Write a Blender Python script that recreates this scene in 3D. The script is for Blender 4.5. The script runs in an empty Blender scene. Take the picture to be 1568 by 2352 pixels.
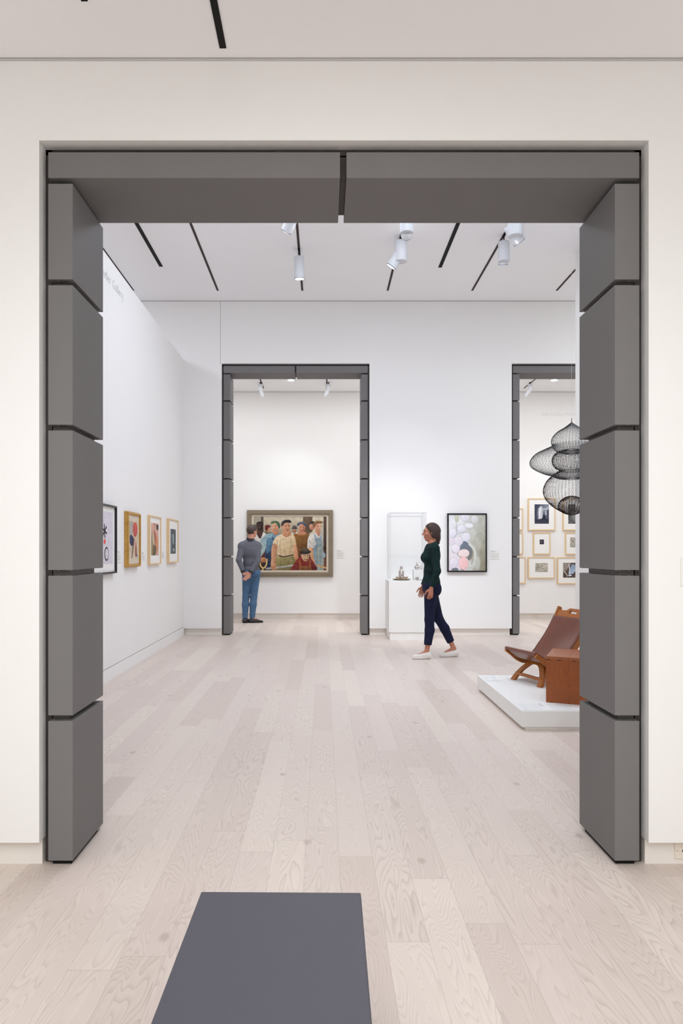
import bpy, bmesh, math, random
import numpy as np
from mathutils import Vector, Matrix
random.seed(7)
rng = np.random.default_rng(11)
SC = bpy.context.scene
COL = SC.collection
R = math.radians
F, VX, VY, H = 1568.0, 742.0, 1265.0, 1.32      # focal length (px), vanishing point, eye height

def X(u, d): return (u - VX) * d / F
def Z(v, d): return H - (v - VY) * d / F
def lin(c):
    c = c / 255.0
    return c / 12.92 if c <= 0.04045 else ((c + 0.055) / 1.055) ** 2.4
def rgb(r, g, b): return (lin(r), lin(g), lin(b), 1.0)

# ------------------------------------------------------------------ materials
def new_mat(name):
    m = bpy.data.materials.new(name); m.use_nodes = True
    nt = m.node_tree
    return m, nt, nt.nodes['Principled BSDF']
def node(nt, t, **kw):
    n = nt.nodes.new(t)
    ins = kw.pop('ins', {})
    for k, v in kw.items(): setattr(n, k, v)
    for k, v in ins.items():
        if isinstance(v, bpy.types.NodeSocket): nt.links.new(v, n.inputs[k])
        else: n.inputs[k].default_value = v
    return n
def math_(nt, op, a, b=0.0, c=0.0):
    return node(nt, 'ShaderNodeMath', operation=op, ins={0: a, 1: b, 2: c}).outputs[0]
def mixc(nt, fac, a, b, mode='MIX'):
    n = node(nt, 'ShaderNodeMix', data_type='RGBA', blend_type=mode)
    for i, v in ((0, fac), (6, a), (7, b)):
        if isinstance(v, bpy.types.NodeSocket): nt.links.new(v, n.inputs[i])
        else: n.inputs[i].default_value = v
    return n.outputs[2]

def mat(name, col, rough=0.6, metal=0.0, spec=0.5, var=0.04, scale=6.0, bump=0.0, bscale=200.0, stretch=(1, 1, 1), folds=0.0):
    m, nt, p = new_mat(name)
    tc = node(nt, 'ShaderNodeTexCoord').outputs['Object']
    mp = node(nt, 'ShaderNodeMapping', ins={'Vector': tc, 'Scale': stretch}).outputs[0]
    nz = node(nt, 'ShaderNodeTexNoise', ins={'Vector': mp, 'Scale': scale, 'Detail': 4.0}).outputs['Fac']
    a = tuple(max(0, c * (1 - var)) for c in col[:3]) + (1,)
    b = tuple(min(1, c * (1 + var)) for c in col[:3]) + (1,)
    nt.links.new(mixc(nt, nz, a, b), p.inputs['Base Color'])
    p.inputs['Roughness'].default_value = rough
    p.inputs['Metallic'].default_value = metal
    p.inputs['Specular IOR Level'].default_value = spec
    if bump:
        n2 = node(nt, 'ShaderNodeTexNoise', ins={'Vector': mp, 'Scale': bscale, 'Detail': 3.0}).outputs['Fac']
        bp = node(nt, 'ShaderNodeBump', ins={'Strength': bump, 'Distance': 0.002, 'Height': n2}).outputs[0]
        nt.links.new(bp, p.inputs['Normal'])
        if folds:
            fm = node(nt, 'ShaderNodeMapping', ins={'Vector': tc, 'Rotation': (0.3, 0.5, 0.2), 'Scale': (7, 7, 17)}).outputs[0]
            n3 = node(nt, 'ShaderNodeTexNoise', ins={'Vector': fm, 'Scale': 1.0, 'Detail': 2.0, 'Distortion': 0.6}).outputs['Fac']
            b2 = node(nt, 'ShaderNodeBump', ins={'Strength': 1.0, 'Distance': folds, 'Height': n3, 'Normal': bp}).outputs[0]
            nt.links.new(b2, p.inputs['Normal'])
    return m

def emit(name, col, strength):
    m, nt, p = new_mat(name)
    p.inputs['Base Color'].default_value = col
    p.inputs['Emission Color'].default_value = col
    p.inputs['Emission Strength'].default_value = strength
    return m

M = {}
M['wall'] = mat('wall_paint', rgb(241, 240, 239), 0.9, spec=0.1, var=0.006, scale=1.5, bump=0.05, bscale=300)
M['ceil'] = mat('ceiling_paint', rgb(247, 247, 249), 0.95, spec=0.1, var=0.006, scale=1.5)
M['base'] = mat('baseboard_paint', rgb(234, 229, 223), 0.7, spec=0.2, var=0.01)
M['reveal'] = mat('shadow_gap', rgb(120, 112, 106), 0.9, spec=0.1)
M['joint'] = mat('joint_line', rgb(200, 198, 197), 0.9, spec=0.1)
M['slot'] = mat('track_black', rgb(26, 24, 25), 0.7, spec=0.2)
M['slotbrown'] = mat('track_brown', rgb(58, 44, 42), 0.6, spec=0.3)
M['metal'] = mat('brushed_grey_metal', rgb(121, 119, 119), 0.6, metal=0.0, spec=0.08, var=0.06, scale=3.0, bump=0.04, bscale=500, stretch=(1, 1, 0.25))
M['channel'] = mat('dark_channel', rgb(72, 66, 64), 0.55, metal=0.6, var=0.06)
M['core'] = mat('jamb_core_metal', rgb(96, 92, 90), 0.5, metal=0.6, var=0.08)
M['screw'] = mat('screw_steel', rgb(170, 168, 165), 0.35, metal=0.9)
M['bench'] = mat('bench_dark_grey', rgb(79, 77, 86), 0.5, spec=0.35, var=0.22, scale=420, bump=0.15, bscale=700)
M['lampwhite'] = mat('lamp_white', rgb(212, 214, 219), 0.45, spec=0.4, var=0.01)
M['lampring'] = mat('lamp_ring', rgb(40, 42, 50), 0.3, spec=0.5)
M['lens'] = emit('lamp_lens', (0.86, 0.93, 1, 1), 9.0)
M['lensdim'] = emit('lamp_lens_dim', (0.75, 0.87, 1, 1), 1.6)
M['black'] = mat('black_frame', rgb(24, 22, 26), 0.35, spec=0.5)
M['lightwood'] = mat('pale_maple', rgb(226, 196, 152), 0.45, var=0.07, scale=14, stretch=(1, 1, 4))
M['mat'] = mat('mat_board', rgb(242, 241, 238), 0.85, spec=0.1, var=0.005)
M['gold'] = mat('gilded_frame', rgb(206, 162, 84), 0.36, metal=0.5, var=0.35, scale=22, bump=0.3, bscale=60)
M['beigemat'] = mat('beige_mat', rgb(216, 203, 184), 0.85, spec=0.1)
M['silverframe'] = mat('antique_silver_frame', rgb(142, 128, 108), 0.45, metal=0.45, var=0.35, scale=40, bump=0.7, bscale=55)
M['liner'] = mat('linen_liner', rgb(214, 202, 184), 0.8, var=0.03)
M['card'] = mat('card_white', rgb(240, 239, 235), 0.8, spec=0.1, var=0.005)
M['plinth'] = mat('plinth_white', rgb(238, 238, 236), 0.6, spec=0.25, var=0.006)
M['plastic'] = mat('outlet_plastic', rgb(232, 224, 210), 0.4, spec=0.4)
M['dark'] = mat('dark_slots', rgb(40, 34, 32), 0.7)
M['letter'] = mat('lettering_grey', rgb(226, 225, 227), 0.8, spec=0.1)
M['silver'] = mat('polished_silver', rgb(214, 206, 202), 0.16, metal=1.0, var=0.05, scale=30)
M['brass'] = mat('tray_silver_gilt', rgb(206, 184, 150), 0.25, metal=0.9, var=0.05)
M['wiregrey'] = mat('steel_wire', rgb(74, 78, 80), 0.5, metal=0.3)
M['wirebrown'] = mat('bronze_wire', rgb(52, 40, 36), 0.5, metal=0.3)
M['line'] = mat('hanging_line', rgb(225, 225, 228), 0.4)
M['leather'] = mat('brown_leather', rgb(112, 60, 43), 0.30, spec=0.6, var=0.3, scale=6, bump=0.15, bscale=160)
M['thread'] = mat('leather_thread', rgb(58, 34, 30), 0.7)

def wood_mat(name, c1, c2, axis='Z', rough=0.4, sc=10):
    m, nt, p = new_mat(name)
    tc = node(nt, 'ShaderNodeTexCoord').outputs['Object']
    s = {'X': (1.2, 12, 12), 'Y': (12, 1.2, 12), 'Z': (12, 12, 1.2)}[axis]
    mp = node(nt, 'ShaderNodeMapping', ins={'Vector': tc, 'Scale': s}).outputs[0]
    nz = node(nt, 'ShaderNodeTexNoise', ins={'Vector': mp, 'Scale': sc * 0.3, 'Detail': 5.0, 'Distortion': 0.8}).outputs['Fac']
    ring = math_(nt, 'FRACT', math_(nt, 'MULTIPLY', nz, 9.0))
    fine = node(nt, 'ShaderNodeTexNoise', ins={'Vector': mp, 'Scale': sc * 3, 'Detail': 3.0}).outputs['Fac']
    f = math_(nt, 'ADD', math_(nt, 'MULTIPLY', ring, 0.45), math_(nt, 'MULTIPLY', fine, 0.6))
    nt.links.new(mixc(nt, f, c1, c2), p.inputs['Base Color'])
    p.inputs['Roughness'].default_value = rough
    return m
M['chairwood'] = wood_mat('honey_wood', rgb(184, 112, 44), rgb(142, 76, 22), 'X')
M['boxwood'] = wood_mat('stained_oak', rgb(176, 94, 32), rgb(116, 54, 14), 'Z', 0.45)
M['boxtop'] = wood_mat('stained_oak_top', rgb(168, 96, 54), rgb(138, 74, 40), 'X', 0.36)
M['boxdark'] = mat('dovetail_dark', rgb(78, 36, 14), 0.6)

# people
M['skin'] = mat('skin_fair', rgb(206, 150, 128), 0.55, spec=0.35, var=0.06, scale=30)
M['skin2'] = mat('skin_warm', rgb(190, 128, 104), 0.55, spec=0.35, var=0.06, scale=30)
M['hair'] = mat('hair_brown', rgb(70, 56, 50), 0.5, var=0.5, scale=45, bump=0.8, bscale=60)
M['hair2'] = mat('hair_dark_brown', rgb(58, 38, 30), 0.5, var=0.4, scale=45, bump=0.6, bscale=60)
M['sweater'] = mat('grey_knit', rgb(102, 104, 114), 0.85, spec=0.15, var=0.14, scale=14, bump=0.3, bscale=120, folds=0.013)
M['collar'] = mat('dark_grey_rib', rgb(62, 62, 68), 0.85, spec=0.15, var=0.1, scale=40)
M['jeans'] = mat('blue_denim', rgb(82, 112, 146), 0.85, spec=0.15, var=0.2, scale=12, bump=0.2, bscale=150, folds=0.016)
M['navy'] = mat('navy_denim', rgb(30, 34, 58), 0.85, spec=0.15, var=0.15, scale=16, bump=0.1, bscale=140, folds=0.012)
M['green'] = mat('dark_green_knit', rgb(24, 44, 44), 0.85, spec=0.15, var=0.15, scale=16, bump=0.2, bscale=140, folds=0.012)
M['shoedark'] = mat('charcoal_shoe', rgb(58, 54, 60), 0.6, var=0.15, scale=30)
M['shoered'] = mat('burgundy_upper', rgb(110, 44, 62), 0.6, var=0.15, scale=30)
M['sole'] = mat('black_rubber', rgb(34, 32, 34), 0.7)
M['shoewhite'] = mat('white_canvas', rgb(236, 233, 228), 0.7, spec=0.2, var=0.02)
M['lace'] = mat('off_white_lace', rgb(214, 210, 204), 0.8)
M['eye'] = mat('dark_eye', rgb(44, 34, 30), 0.2, spec=0.6)
M['lip'] = mat('lip_rose', rgb(164, 92, 84), 0.5)
M['maroon'] = mat('maroon_leather', rgb(58, 26, 40), 0.4)

def floor_mat():
    m, nt, p = new_mat('ash_planks')
    tc = node(nt, 'ShaderNodeTexCoord').outputs['Object']
    sep = node(nt, 'ShaderNodeSeparateXYZ', ins={0: tc})
    x, y = sep.outputs[0], sep.outputs[1]
    xs = math_(nt, 'DIVIDE', math_(nt, 'SUBTRACT', x, 0.358), 0.145)
    row = math_(nt, 'FLOOR', xs); fx = math_(nt, 'FRACT', xs)
    r1 = node(nt, 'ShaderNodeTexWhiteNoise', noise_dimensions='1D', ins={'W': row}).outputs['Value']
    ys = math_(nt, 'DIVIDE', math_(nt, 'ADD', y, math_(nt, 'MULTIPLY', r1, 7.3)), 1.75)
    colx = math_(nt, 'FLOOR', ys); fy = math_(nt, 'FRACT', ys)
    cv = node(nt, 'ShaderNodeCombineXYZ', ins={0: row, 1: colx, 2: 0.0}).outputs[0]
    wn = node(nt, 'ShaderNodeTexWhiteNoise', noise_dimensions='2D', ins={'Vector': cv})
    rs = node(nt, 'ShaderNodeSeparateColor', ins={0: wn.outputs['Color']})
    ra, rb, rc = rs.outputs[0], rs.outputs[1], rs.outputs[2]
    gv = node(nt, 'ShaderNodeCombineXYZ', ins={
        0: math_(nt, 'ADD', math_(nt, 'MULTIPLY', x, 8.0), math_(nt, 'MULTIPLY', ra, 60.0)),
        1: math_(nt, 'ADD', math_(nt, 'MULTIPLY', y, 1.05), math_(nt, 'MULTIPLY', rb, 60.0)),
        2: math_(nt, 'MULTIPLY', rc, 30.0)}).outputs[0]
    n1 = node(nt, 'ShaderNodeTexNoise', ins={'Vector': gv, 'Scale': 1.0, 'Detail': 2.0, 'Roughness': 0.42, 'Distortion': 0.25}).outputs['Fac']
    nrings = math_(nt, 'ADD', 24.0, math_(nt, 'MULTIPLY', rc, 26.0))
    ring = math_(nt, 'FRACT', math_(nt, 'MULTIPLY', n1, nrings))
    ring = math_(nt, 'POWER', ring, 3.4)
    fv = node(nt, 'ShaderNodeMapping', ins={'Vector': tc, 'Scale': (170.0, 3.5, 1.0)}).outputs[0]
    fine = node(nt, 'ShaderNodeTexNoise', ins={'Vector': fv, 'Scale': 1.0, 'Detail': 2.0}).outputs['Fac']
    ramp = node(nt, 'ShaderNodeValToRGB', ins={0: rb})
    e = ramp.color_ramp.elements
    e[0].position = 0.0; e[0].color = rgb(209, 193, 184)
    e[1].position = 1.0; e[1].color = rgb(226, 213, 203)
    a = e.new(0.3); a.color = rgb(216, 201, 193)
    a = e.new(0.65); a.color = rgb(220, 206, 197)
    c = ramp.outputs[0]
    amp = math_(nt, 'ADD', 0.22, math_(nt, 'MULTIPLY', ra, 0.38))
    c = mixc(nt, math_(nt, 'MULTIPLY', ring, amp), c, rgb(172, 154, 142))
    c = mixc(nt, math_(nt, 'MULTIPLY', fine, 0.22), c, rgb(236, 228, 220))
    # knots
    kv = node(nt, 'ShaderNodeMapping', ins={'Vector': tc, 'Scale': (1.3, 0.8, 1.0)}).outputs[0]
    vo = node(nt, 'ShaderNodeTexVoronoi', voronoi_dimensions='2D', ins={'Vector': kv, 'Scale': 1.0, 'Randomness': 1.0}).outputs['Distance']
    kn = node(nt, 'ShaderNodeMapRange', ins={0: vo, 1: 0.012, 2: 0.03, 3: 0.3, 4: 0.0}).outputs[0]
    c = mixc(nt, kn, c, rgb(120, 98, 84))
    ex = math_(nt, 'ABSOLUTE', math_(nt, 'SUBTRACT', fx, 0.5))
    ey = math_(nt, 'ABSOLUTE', math_(nt, 'SUBTRACT', fy, 0.5))
    sx = math_(nt, 'GREATER_THAN', ex, 0.4935); sy = math_(nt, 'GREATER_THAN', ey, 0.4992)
    seam = math_(nt, 'MAXIMUM', sx, sy)
    c = mixc(nt, math_(nt, 'MULTIPLY', seam, 0.28), c, rgb(120, 104, 96))
    nt.links.new(c, p.inputs['Base Color'])
    p.inputs['Roughness'].default_value = 0.42
    p.inputs['Specular IOR Level'].default_value = 0.35
    return m
M['floor'] = floor_mat()

def glass_mat():
    m = bpy.data.materials.new('clear_acrylic'); m.use_nodes = True
    nt = m.node_tree; nt.nodes.clear()
    out = node(nt, 'ShaderNodeOutputMaterial')
    tr = node(nt, 'ShaderNodeBsdfTransparent', ins={0: (0.997, 0.998, 0.998, 1)})
    gl = node(nt, 'ShaderNodeBsdfGlossy', ins={'Roughness': 0.03})
    lw = node(nt, 'ShaderNodeLayerWeight', ins={'Blend': 0.5}).outputs['Facing']
    fr = math_(nt, 'MULTIPLY_ADD', math_(nt, 'POWER', lw, 5.0), 0.4, 0.008)
    mx = node(nt, 'ShaderNodeMixShader', ins={0: fr, 1: tr.outputs[0], 2: gl.outputs[0]})
    nt.links.new(mx.outputs[0], out.inputs[0])
    return m
M['glass'] = glass_mat()
M['glassedge'] = mat('acrylic_edge', rgb(222, 226, 232), 0.3, spec=0.5, var=0.02)
def paint_mat():
    m, nt, p = new_mat('painted_picture')
    a = node(nt, 'ShaderNodeVertexColor', layer_name='Col')
    tc = node(nt, 'ShaderNodeTexCoord').outputs['Object']
    nz = node(nt, 'ShaderNodeTexNoise', ins={'Vector': tc, 'Scale': 160.0, 'Detail': 2.0}).outputs['Fac']
    k = node(nt, 'ShaderNodeMapRange', ins={0: nz, 3: 0.94, 4: 1.06}).outputs[0]
    c = node(nt, 'ShaderNodeVectorMath', operation='SCALE', ins={0: a.outputs[0], 'Scale': k}).outputs[0]
    nt.links.new(c, p.inputs['Base Color'])
    p.inputs['Roughness'].default_value = 0.6
    p.inputs['Specular IOR Level'].default_value = 0.2
    return m
M['paint'] = paint_mat()

# ------------------------------------------------------------------ object helpers
def wloc(o):
    v = Vector((0, 0, 0))
    while o is not None:
        v += o.location; o = o.parent
    return v
def tag(o, label=None, cat=None, group=None, kind=None):
    if label: o['label'] = label
    if cat: o['category'] = cat
    if group: o['group'] = group
    if kind: o['kind'] = kind
    return o
def thing(name, label, cat, loc=(0, 0, 0), rotz=0.0, group=None, kind=None):
    o = bpy.data.objects.new(name, None); COL.objects.link(o)
    o.location = loc; o.rotation_euler = (0, 0, rotz); o.empty_display_size = 0.1
    return tag(o, label, cat, group, kind)

class MB:
    def __init__(s): s.v = []; s.f = []; s.m = []
    def add(s, vs, fs, m=0):
        b = len(s.v); s.v += [tuple(p) for p in vs]
        for f in fs: s.f.append([b + i for i in f]); s.m.append(m)
        return s
    def box(s, x0, x1, y0, y1, z0, z1, m=0):
        vs = [(x, y, z) for z in (z0, z1) for y in (y0, y1) for x in (x0, x1)]
        return s.add(vs, [(0, 2, 3, 1), (4, 5, 7, 6), (0, 1, 5, 4), (2, 6, 7, 3), (0, 4, 6, 2), (1, 3, 7, 5)], m)
    def quad(s, a, b, c, d, m=0): return s.add([a, b, c, d], [(0, 1, 2, 3)], m)
    def tube(s, pts, r, n=8, m=0, caps=True, closed=False):
        pts = [Vector(p) for p in pts]; k = len(pts)
        rs = r if isinstance(r, (list, tuple)) else [r] * k
        vs = []; prev = None
        for i, p in enumerate(pts):
            a = pts[(i - 1) % k] if closed else pts[max(0, i - 1)]
            b = pts[(i + 1) % k] if closed else pts[min(k - 1, i + 1)]
            t = (b - a).normalized()
            if prev is None:
                u = t.cross(Vector((0, 0, 1)))
                if u.length < 1e-3: u = t.cross(Vector((1, 0, 0)))
            else:
                u = prev - t * prev.dot(t)
            u.normalize(); prev = u; w = t.cross(u)
            for j in range(n):
                an = 2 * math.pi * j / n
                vs.append(p + (u * math.cos(an) + w * math.sin(an)) * rs[i])
        fs = []
        for i in range(k if closed else k - 1):
            i2 = (i + 1) % k
            for j in range(n):
                j2 = (j + 1) % n
                fs.append((i * n + j, i * n + j2, i2 * n + j2, i2 * n + j))
        if caps and not closed:
            fs.append(tuple(reversed(range(n)))); fs.append(tuple(range((k - 1) * n, k * n)))
        return s.add(vs, fs, m)
    def lathe(s, prof, n=24, c=(0, 0, 0), m=0, mtx=None):
        vs = []
        for r, z in prof:
            for j in range(n):
                a = 2 * math.pi * j / n
                p = Vector((r * math.cos(a), r * math.sin(a), z))
                if mtx is not None: p = mtx @ p
                vs.append(p + Vector(c))
        fs = []
        for i in range(len(prof) - 1):
            for j in range(n):
                j2 = (j + 1) % n
                fs.append((i * n + j, i * n + j2, (i + 1) * n + j2, (i + 1) * n + j))
        fs.append(tuple(reversed(range(n)))); fs.append(tuple(range((len(prof) - 1) * n, len(prof) * n)))
        return s.add(vs, fs, m)
    def strip(s, top, bot, fn, w0, w1, m=0):
        """solid band: 2-D outlines top/bot (same length), swept from w0 to w1; fn(a,b,w)->point"""
        k = len(top); vs = []
        for i in range(k):
            for w in (w0, w1):
                vs.append(fn(top[i][0], top[i][1], w)); vs.append(fn(bot[i][0], bot[i][1], w))
        fs = []
        for i in range(k - 1):
            a, b = i * 4, (i + 1) * 4
            fs += [(a, a + 2, b + 2, b), (a + 1, b + 1, b + 3, a + 3), (a, b, b + 1, a + 1), (a + 2, a + 3, b + 3, b + 2)]
        fs += [(0, 1, 3, 2), ((k - 1) * 4, (k - 1) * 4 + 2, (k - 1) * 4 + 3, (k - 1) * 4 + 1)]
        return s.add(vs, fs, m)
    def build(s, name, mats, parent=None, world=True, smooth=False, bevel=0.0, angle=None, solid=0.0):
        me = bpy.data.meshes.new(name)
        off = wloc(parent) if (parent is not None and world) else Vector((0, 0, 0))
        me.from_pydata([(p[0] - off.x, p[1] - off.y, p[2] - off.z) for p in s.v], [], s.f)
        if not isinstance(mats, (list, tuple)): mats = [mats]
        for q in mats: me.materials.append(q)
        me.polygons.foreach_set('material_index', s.m)
        bm = bmesh.new(); bm.from_mesh(me); bmesh.ops.recalc_face_normals(bm, faces=bm.faces); bm.to_mesh(me); bm.free()
        if smooth:
            me.polygons.foreach_set('use_smooth', [True] * len(me.polygons))
            if angle: me.set_sharp_from_angle(angle=R(angle))
        o = bpy.data.objects.new(name, me); COL.objects.link(o)
        if parent is not None: o.parent = parent
        if solid:
            md = o.modifiers.new('thick', 'SOLIDIFY'); md.thickness = solid; md.offset = 0
        if bevel:
            md = o.modifiers.new('bevel', 'BEVEL'); md.width = bevel; md.segments = 2; md.limit_method = 'ANGLE'
        return o

def smooth_path(pts, n=8, closed=False):
    pts = [Vector(p) for p in pts]; k = len(pts); out = []
    for i in range(k if closed else k - 1):
        if closed: p0, p1, p2, p3 = pts[(i - 1) % k], pts[i], pts[(i + 1) % k], pts[(i + 2) % k]
        else: p0, p1, p2, p3 = pts[max(i - 1, 0)], pts[i], pts[i + 1], pts[min(i + 2, k - 1)]
        for j in range(n):
            t = j / n
            out.append(0.5 * ((2 * p1) + (-p0 + p2) * t + (2 * p0 - 5 * p1 + 4 * p2 - p3) * t * t + (-p0 + 3 * p1 - 3 * p2 + p3) * t ** 3))
    if not closed: out.append(pts[-1])
    return out

def copy_tree(o, parent=None):
    c = o.copy(); COL.objects.link(c)
    if parent is not None: c.parent = parent; c.matrix_parent_inverse = o.matrix_parent_inverse.copy()
    for ch in [q for q in bpy.data.objects if q.parent == o]: copy_tree(ch, c)
    return c

# ------------------------------------------------------------------ the setting
WA0, WA1 = 2.833, 3.282          # doorway wall (front face, back face)
WB0, WB1 = 10.65, 11.10          # wall between gallery and far room
WC = 13.22                       # far wall
CZA, CZB, CZC = 3.362, 5.22, 4.40
XL, XR = -6.0, 8.0
BZ = 0.108
def struct(o, label=None):
    o['kind'] = 'structure'
    if label: o['label'] = label
    return o

struct(MB().box(XL, XR, -3.6, 13.4, -0.1, 0).build('floor', M['floor']))

def wall_with_openings(name, y0, y1, ztop, ops, x0=XL, x1=XR, zb=BZ):
    mb = MB(); cx = x0
    for (a, b, zt) in ops:
        mb.box(cx, a, y0, y1, zb, ztop); mb.box(a, b, y0, y1, zt, ztop); cx = b
    mb.box(cx, x1, y0, y1, zb, ztop)
    return struct(mb.build(name, M['wall']))
OA = (-1.178, 1.350, 3.023)
OB1 = (-1.585, 0.722, 4.243); OB2 = (2.941, 5.248, 4.243)
wall_with_openings('wall_near', WA0, WA1, CZB + 0.1, [OA])
wall_with_openings('wall_middle', WB0, WB1, CZB + 0.1, [OB1, OB2])
struct(MB().box(XL, XR, WC, WC + 0.15, BZ, CZC + 0.1).build('wall_far', M['wall']))
struct(MB().box(-3.65, -3.5, -3.5, WA0, 0, CZA).build('wall_near_left', M['wall']))
struct(MB().box(3.5, 3.65, -3.5, WA0, 0, CZA).build('wall_near_right', M['wall']))
struct(MB().box(-3.65, 3.65, -3.65, -3.5, 0, CZA).build('wall_back', M['wall']))
struct(MB().box(XL - 0.15, XL, WA1, WC, 0, CZB + 0.1).build('wall_far_left', M['wall']))
struct(MB().box(XR, XR + 0.15, WA1, WC, 0, CZB + 0.1).build('wall_far_right', M['wall']))
struct(MB().box(-3.65, 3.65, -3.65, WA0 - 0.006, CZA, CZA + 0.12).build('ceiling_near', M['ceil']))
struct(MB().box(XL - 0.15, XR + 0.15, WA1, WB0 - 0.006, CZB, CZB + 0.12).build('ceiling_gallery', M['ceil']))
struct(MB().box(XL - 0.15, XR + 0.15, WB1, WC - 0.006, CZC, CZC + 0.12).build('ceiling_far', M['ceil']))
struct(MB().box(-3.5, 3.5, WA0 - 0.004, WA0, CZA - 0.010, CZA).build('gap_shade_1', M['joint']))  # grey strips painted for the shade line where walls meet ceilings
struct(MB().box(XL, XR, WB0 - 0.004, WB0, CZB - 0.012, CZB).build('gap_shade_2', M['joint']))
struct(MB().box(XL, XR, WC - 0.004, WC, CZC - 0.010, CZC).build('gap_shade_3', M['joint']))
# left partition (lower than the ceiling) with flush baseboard and a gap whose shade is painted dark
PLX, PLZ = -2.171, 4.29
struct(MB().box(PLX - 0.16, PLX, WA1, WB0, 0.137, PLZ).build('wall_left', M['wall']))
struct(MB().box(PLX - 0.158, PLX, WA1, WB0, 0, 0.130).build('baseboard_left', M['wall']))
struct(MB().box(PLX - 0.14, PLX - 0.010, WA1, WB0, 0.130, 0.137).build('gap_shade_4', M['reveal']))
struct(MB().box(3.29, 3.44, WA1, 8.91, BZ, CZB).build('wall_right', M['wall']))
struct(MB().box(3.33, 3.40, WA1, 8.87, 0, BZ).build('baseboard_right', M['base']))
# recessed baseboards
rb = 0.047
def baseboard(name, y0, y1, spans):
    mb = MB()
    for a, b in spans: mb.box(a, b, y0 + rb, y1 - rb, 0, BZ)
    struct(mb.build(name, M['base']))
baseboard('baseboard_near', WA0, WA1, [(XL, OA[0] - 0.006), (OA[1] + 0.006, XR)])
baseboard('baseboard_middle', WB0, WB1, [(XL, OB1[0] - 0.004), (OB1[1] + 0.004, OB2[0] - 0.02), (OB2[1] + 0.02, XR)])
struct(MB().box(XL, XR, WC + 0.045, WC + 0.14, 0, BZ).build('baseboard_far', M['base']))
# panel joint above the first far doorway
struct(MB().box(X(506, WB0) - 0.004, X(506, WB0) + 0.004, WB0 - 0.002, WB0, OB1[2] - 0.02, CZB).build('trim_5', M['joint']))

# ------------------------------------------------------------------ metal-clad doorways
def portal(name, o, wy, n_full, label, dark=False):
    xl, xr, zt = o
    root = struct(thing(name, label, 'doorway', ((xl + xr) / 2, wy, 0)))
    yc0, yc1 = wy + 0.067, wy + 0.392
    yb0, yb1 = wy + 0.027, wy + 0.422
    ins, wd = 0.026, 0.103
    z_lt0, z_lt1 = zt - 0.141, zt - 0.033
    ch = MB()
    ch.box(xl, xl + 0.027, yc0, yc1, 0, zt - 0.001); ch.box(xr - 0.027, xr, yc0, yc1, 0, zt - 0.001)
    ch.box(xl, xr, yc0, yc1, zt - 0.024, zt - 0.001)
    ch.build('frame_channel', M['channel'], root)
    for sgn, xe in ((1, xl), (-1, xr)):
        a, b = xe + sgn * 0.030, xe + sgn * (ins + wd - 0.030)
        c = MB().box(min(a, b), max(a, b), yc0 + 0.004, yc1 - 0.006, 0, zt - 0.03)
        c.build('jamb_core', M['core'], root)
    MB().box(xl + 0.03, xr - 0.03, yc0 + 0.004, yc1 - 0.006, z_lt0 + 0.020, zt - 0.03).build('lintel_core', M['channel'], root)
    # cladding blocks, bottom to top
    spans = [(0.021 + 0.609 * i, 0.606 + 0.609 * i) for i in range(n_full)]
    zs = 0.021 + 0.609 * n_full
    spans.append((zs, z_lt0 - 0.024))
    for sgn, xe in ((1, xl), (-1, xr)):
        a, b = xe + sgn * ins, xe + sgn * (ins + wd)
        x0, x1 = min(a, b), max(a, b)
        for z0, z1 in spans:
            blk = MB().box(x0, x1, yb0, yb1, z0, z1).build('cladding_panel', M['metal'], root, bevel=0.0015)
            sc = MB()
            for zz, s2 in ((z0, -1), (z1, 1)):
                for px, py in ((0.035, 0.02), (0.075, 0.02), (wd - 0.014, 0.02), (wd - 0.014, 0.10), (wd - 0.014, 0.30), (wd - 0.012, yb1 - yb0 - 0.015)):
                    cx = xe + sgn * (ins + px)
                    sc.lathe([(0.0045, 0), (0.0045, 0.0015 * s2)], 8, (cx, yb0 + py, zz))
            sc.build('screw_heads', M['screw'], blk)
        f = MB().box(min(a, b) + 0.012, max(a, b) - 0.012, yb0 + 0.02, yb1 - 0.04, 0, 0.021)
        f.build('plinth_foot', M['slot'], root)
    xm = (xl + xr) / 2 - 0.002
    MB().box(xl + ins, xm - 0.0135, yb0, yb1, z_lt0, z_lt1).build('lintel_panel', M['metal'], root, bevel=0.0015)
    MB().box(xm + 0.0135, xr - ins, yb0, yb1, z_lt0, z_lt1).build('lintel_panel', M['metal'], root, bevel=0.0015)
    return root
portal('door_1', OA, WA0, 4, 'large grey metal-clad doorway framing the whole view')
portal('door_2', OB1, WB0, 6, 'tall grey metal-clad doorway in front of the large figure painting')
portal('door_3', OB2, WB0, 6, 'tall grey metal-clad doorway beside the walking visitor, showing the framed prints')

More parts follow.
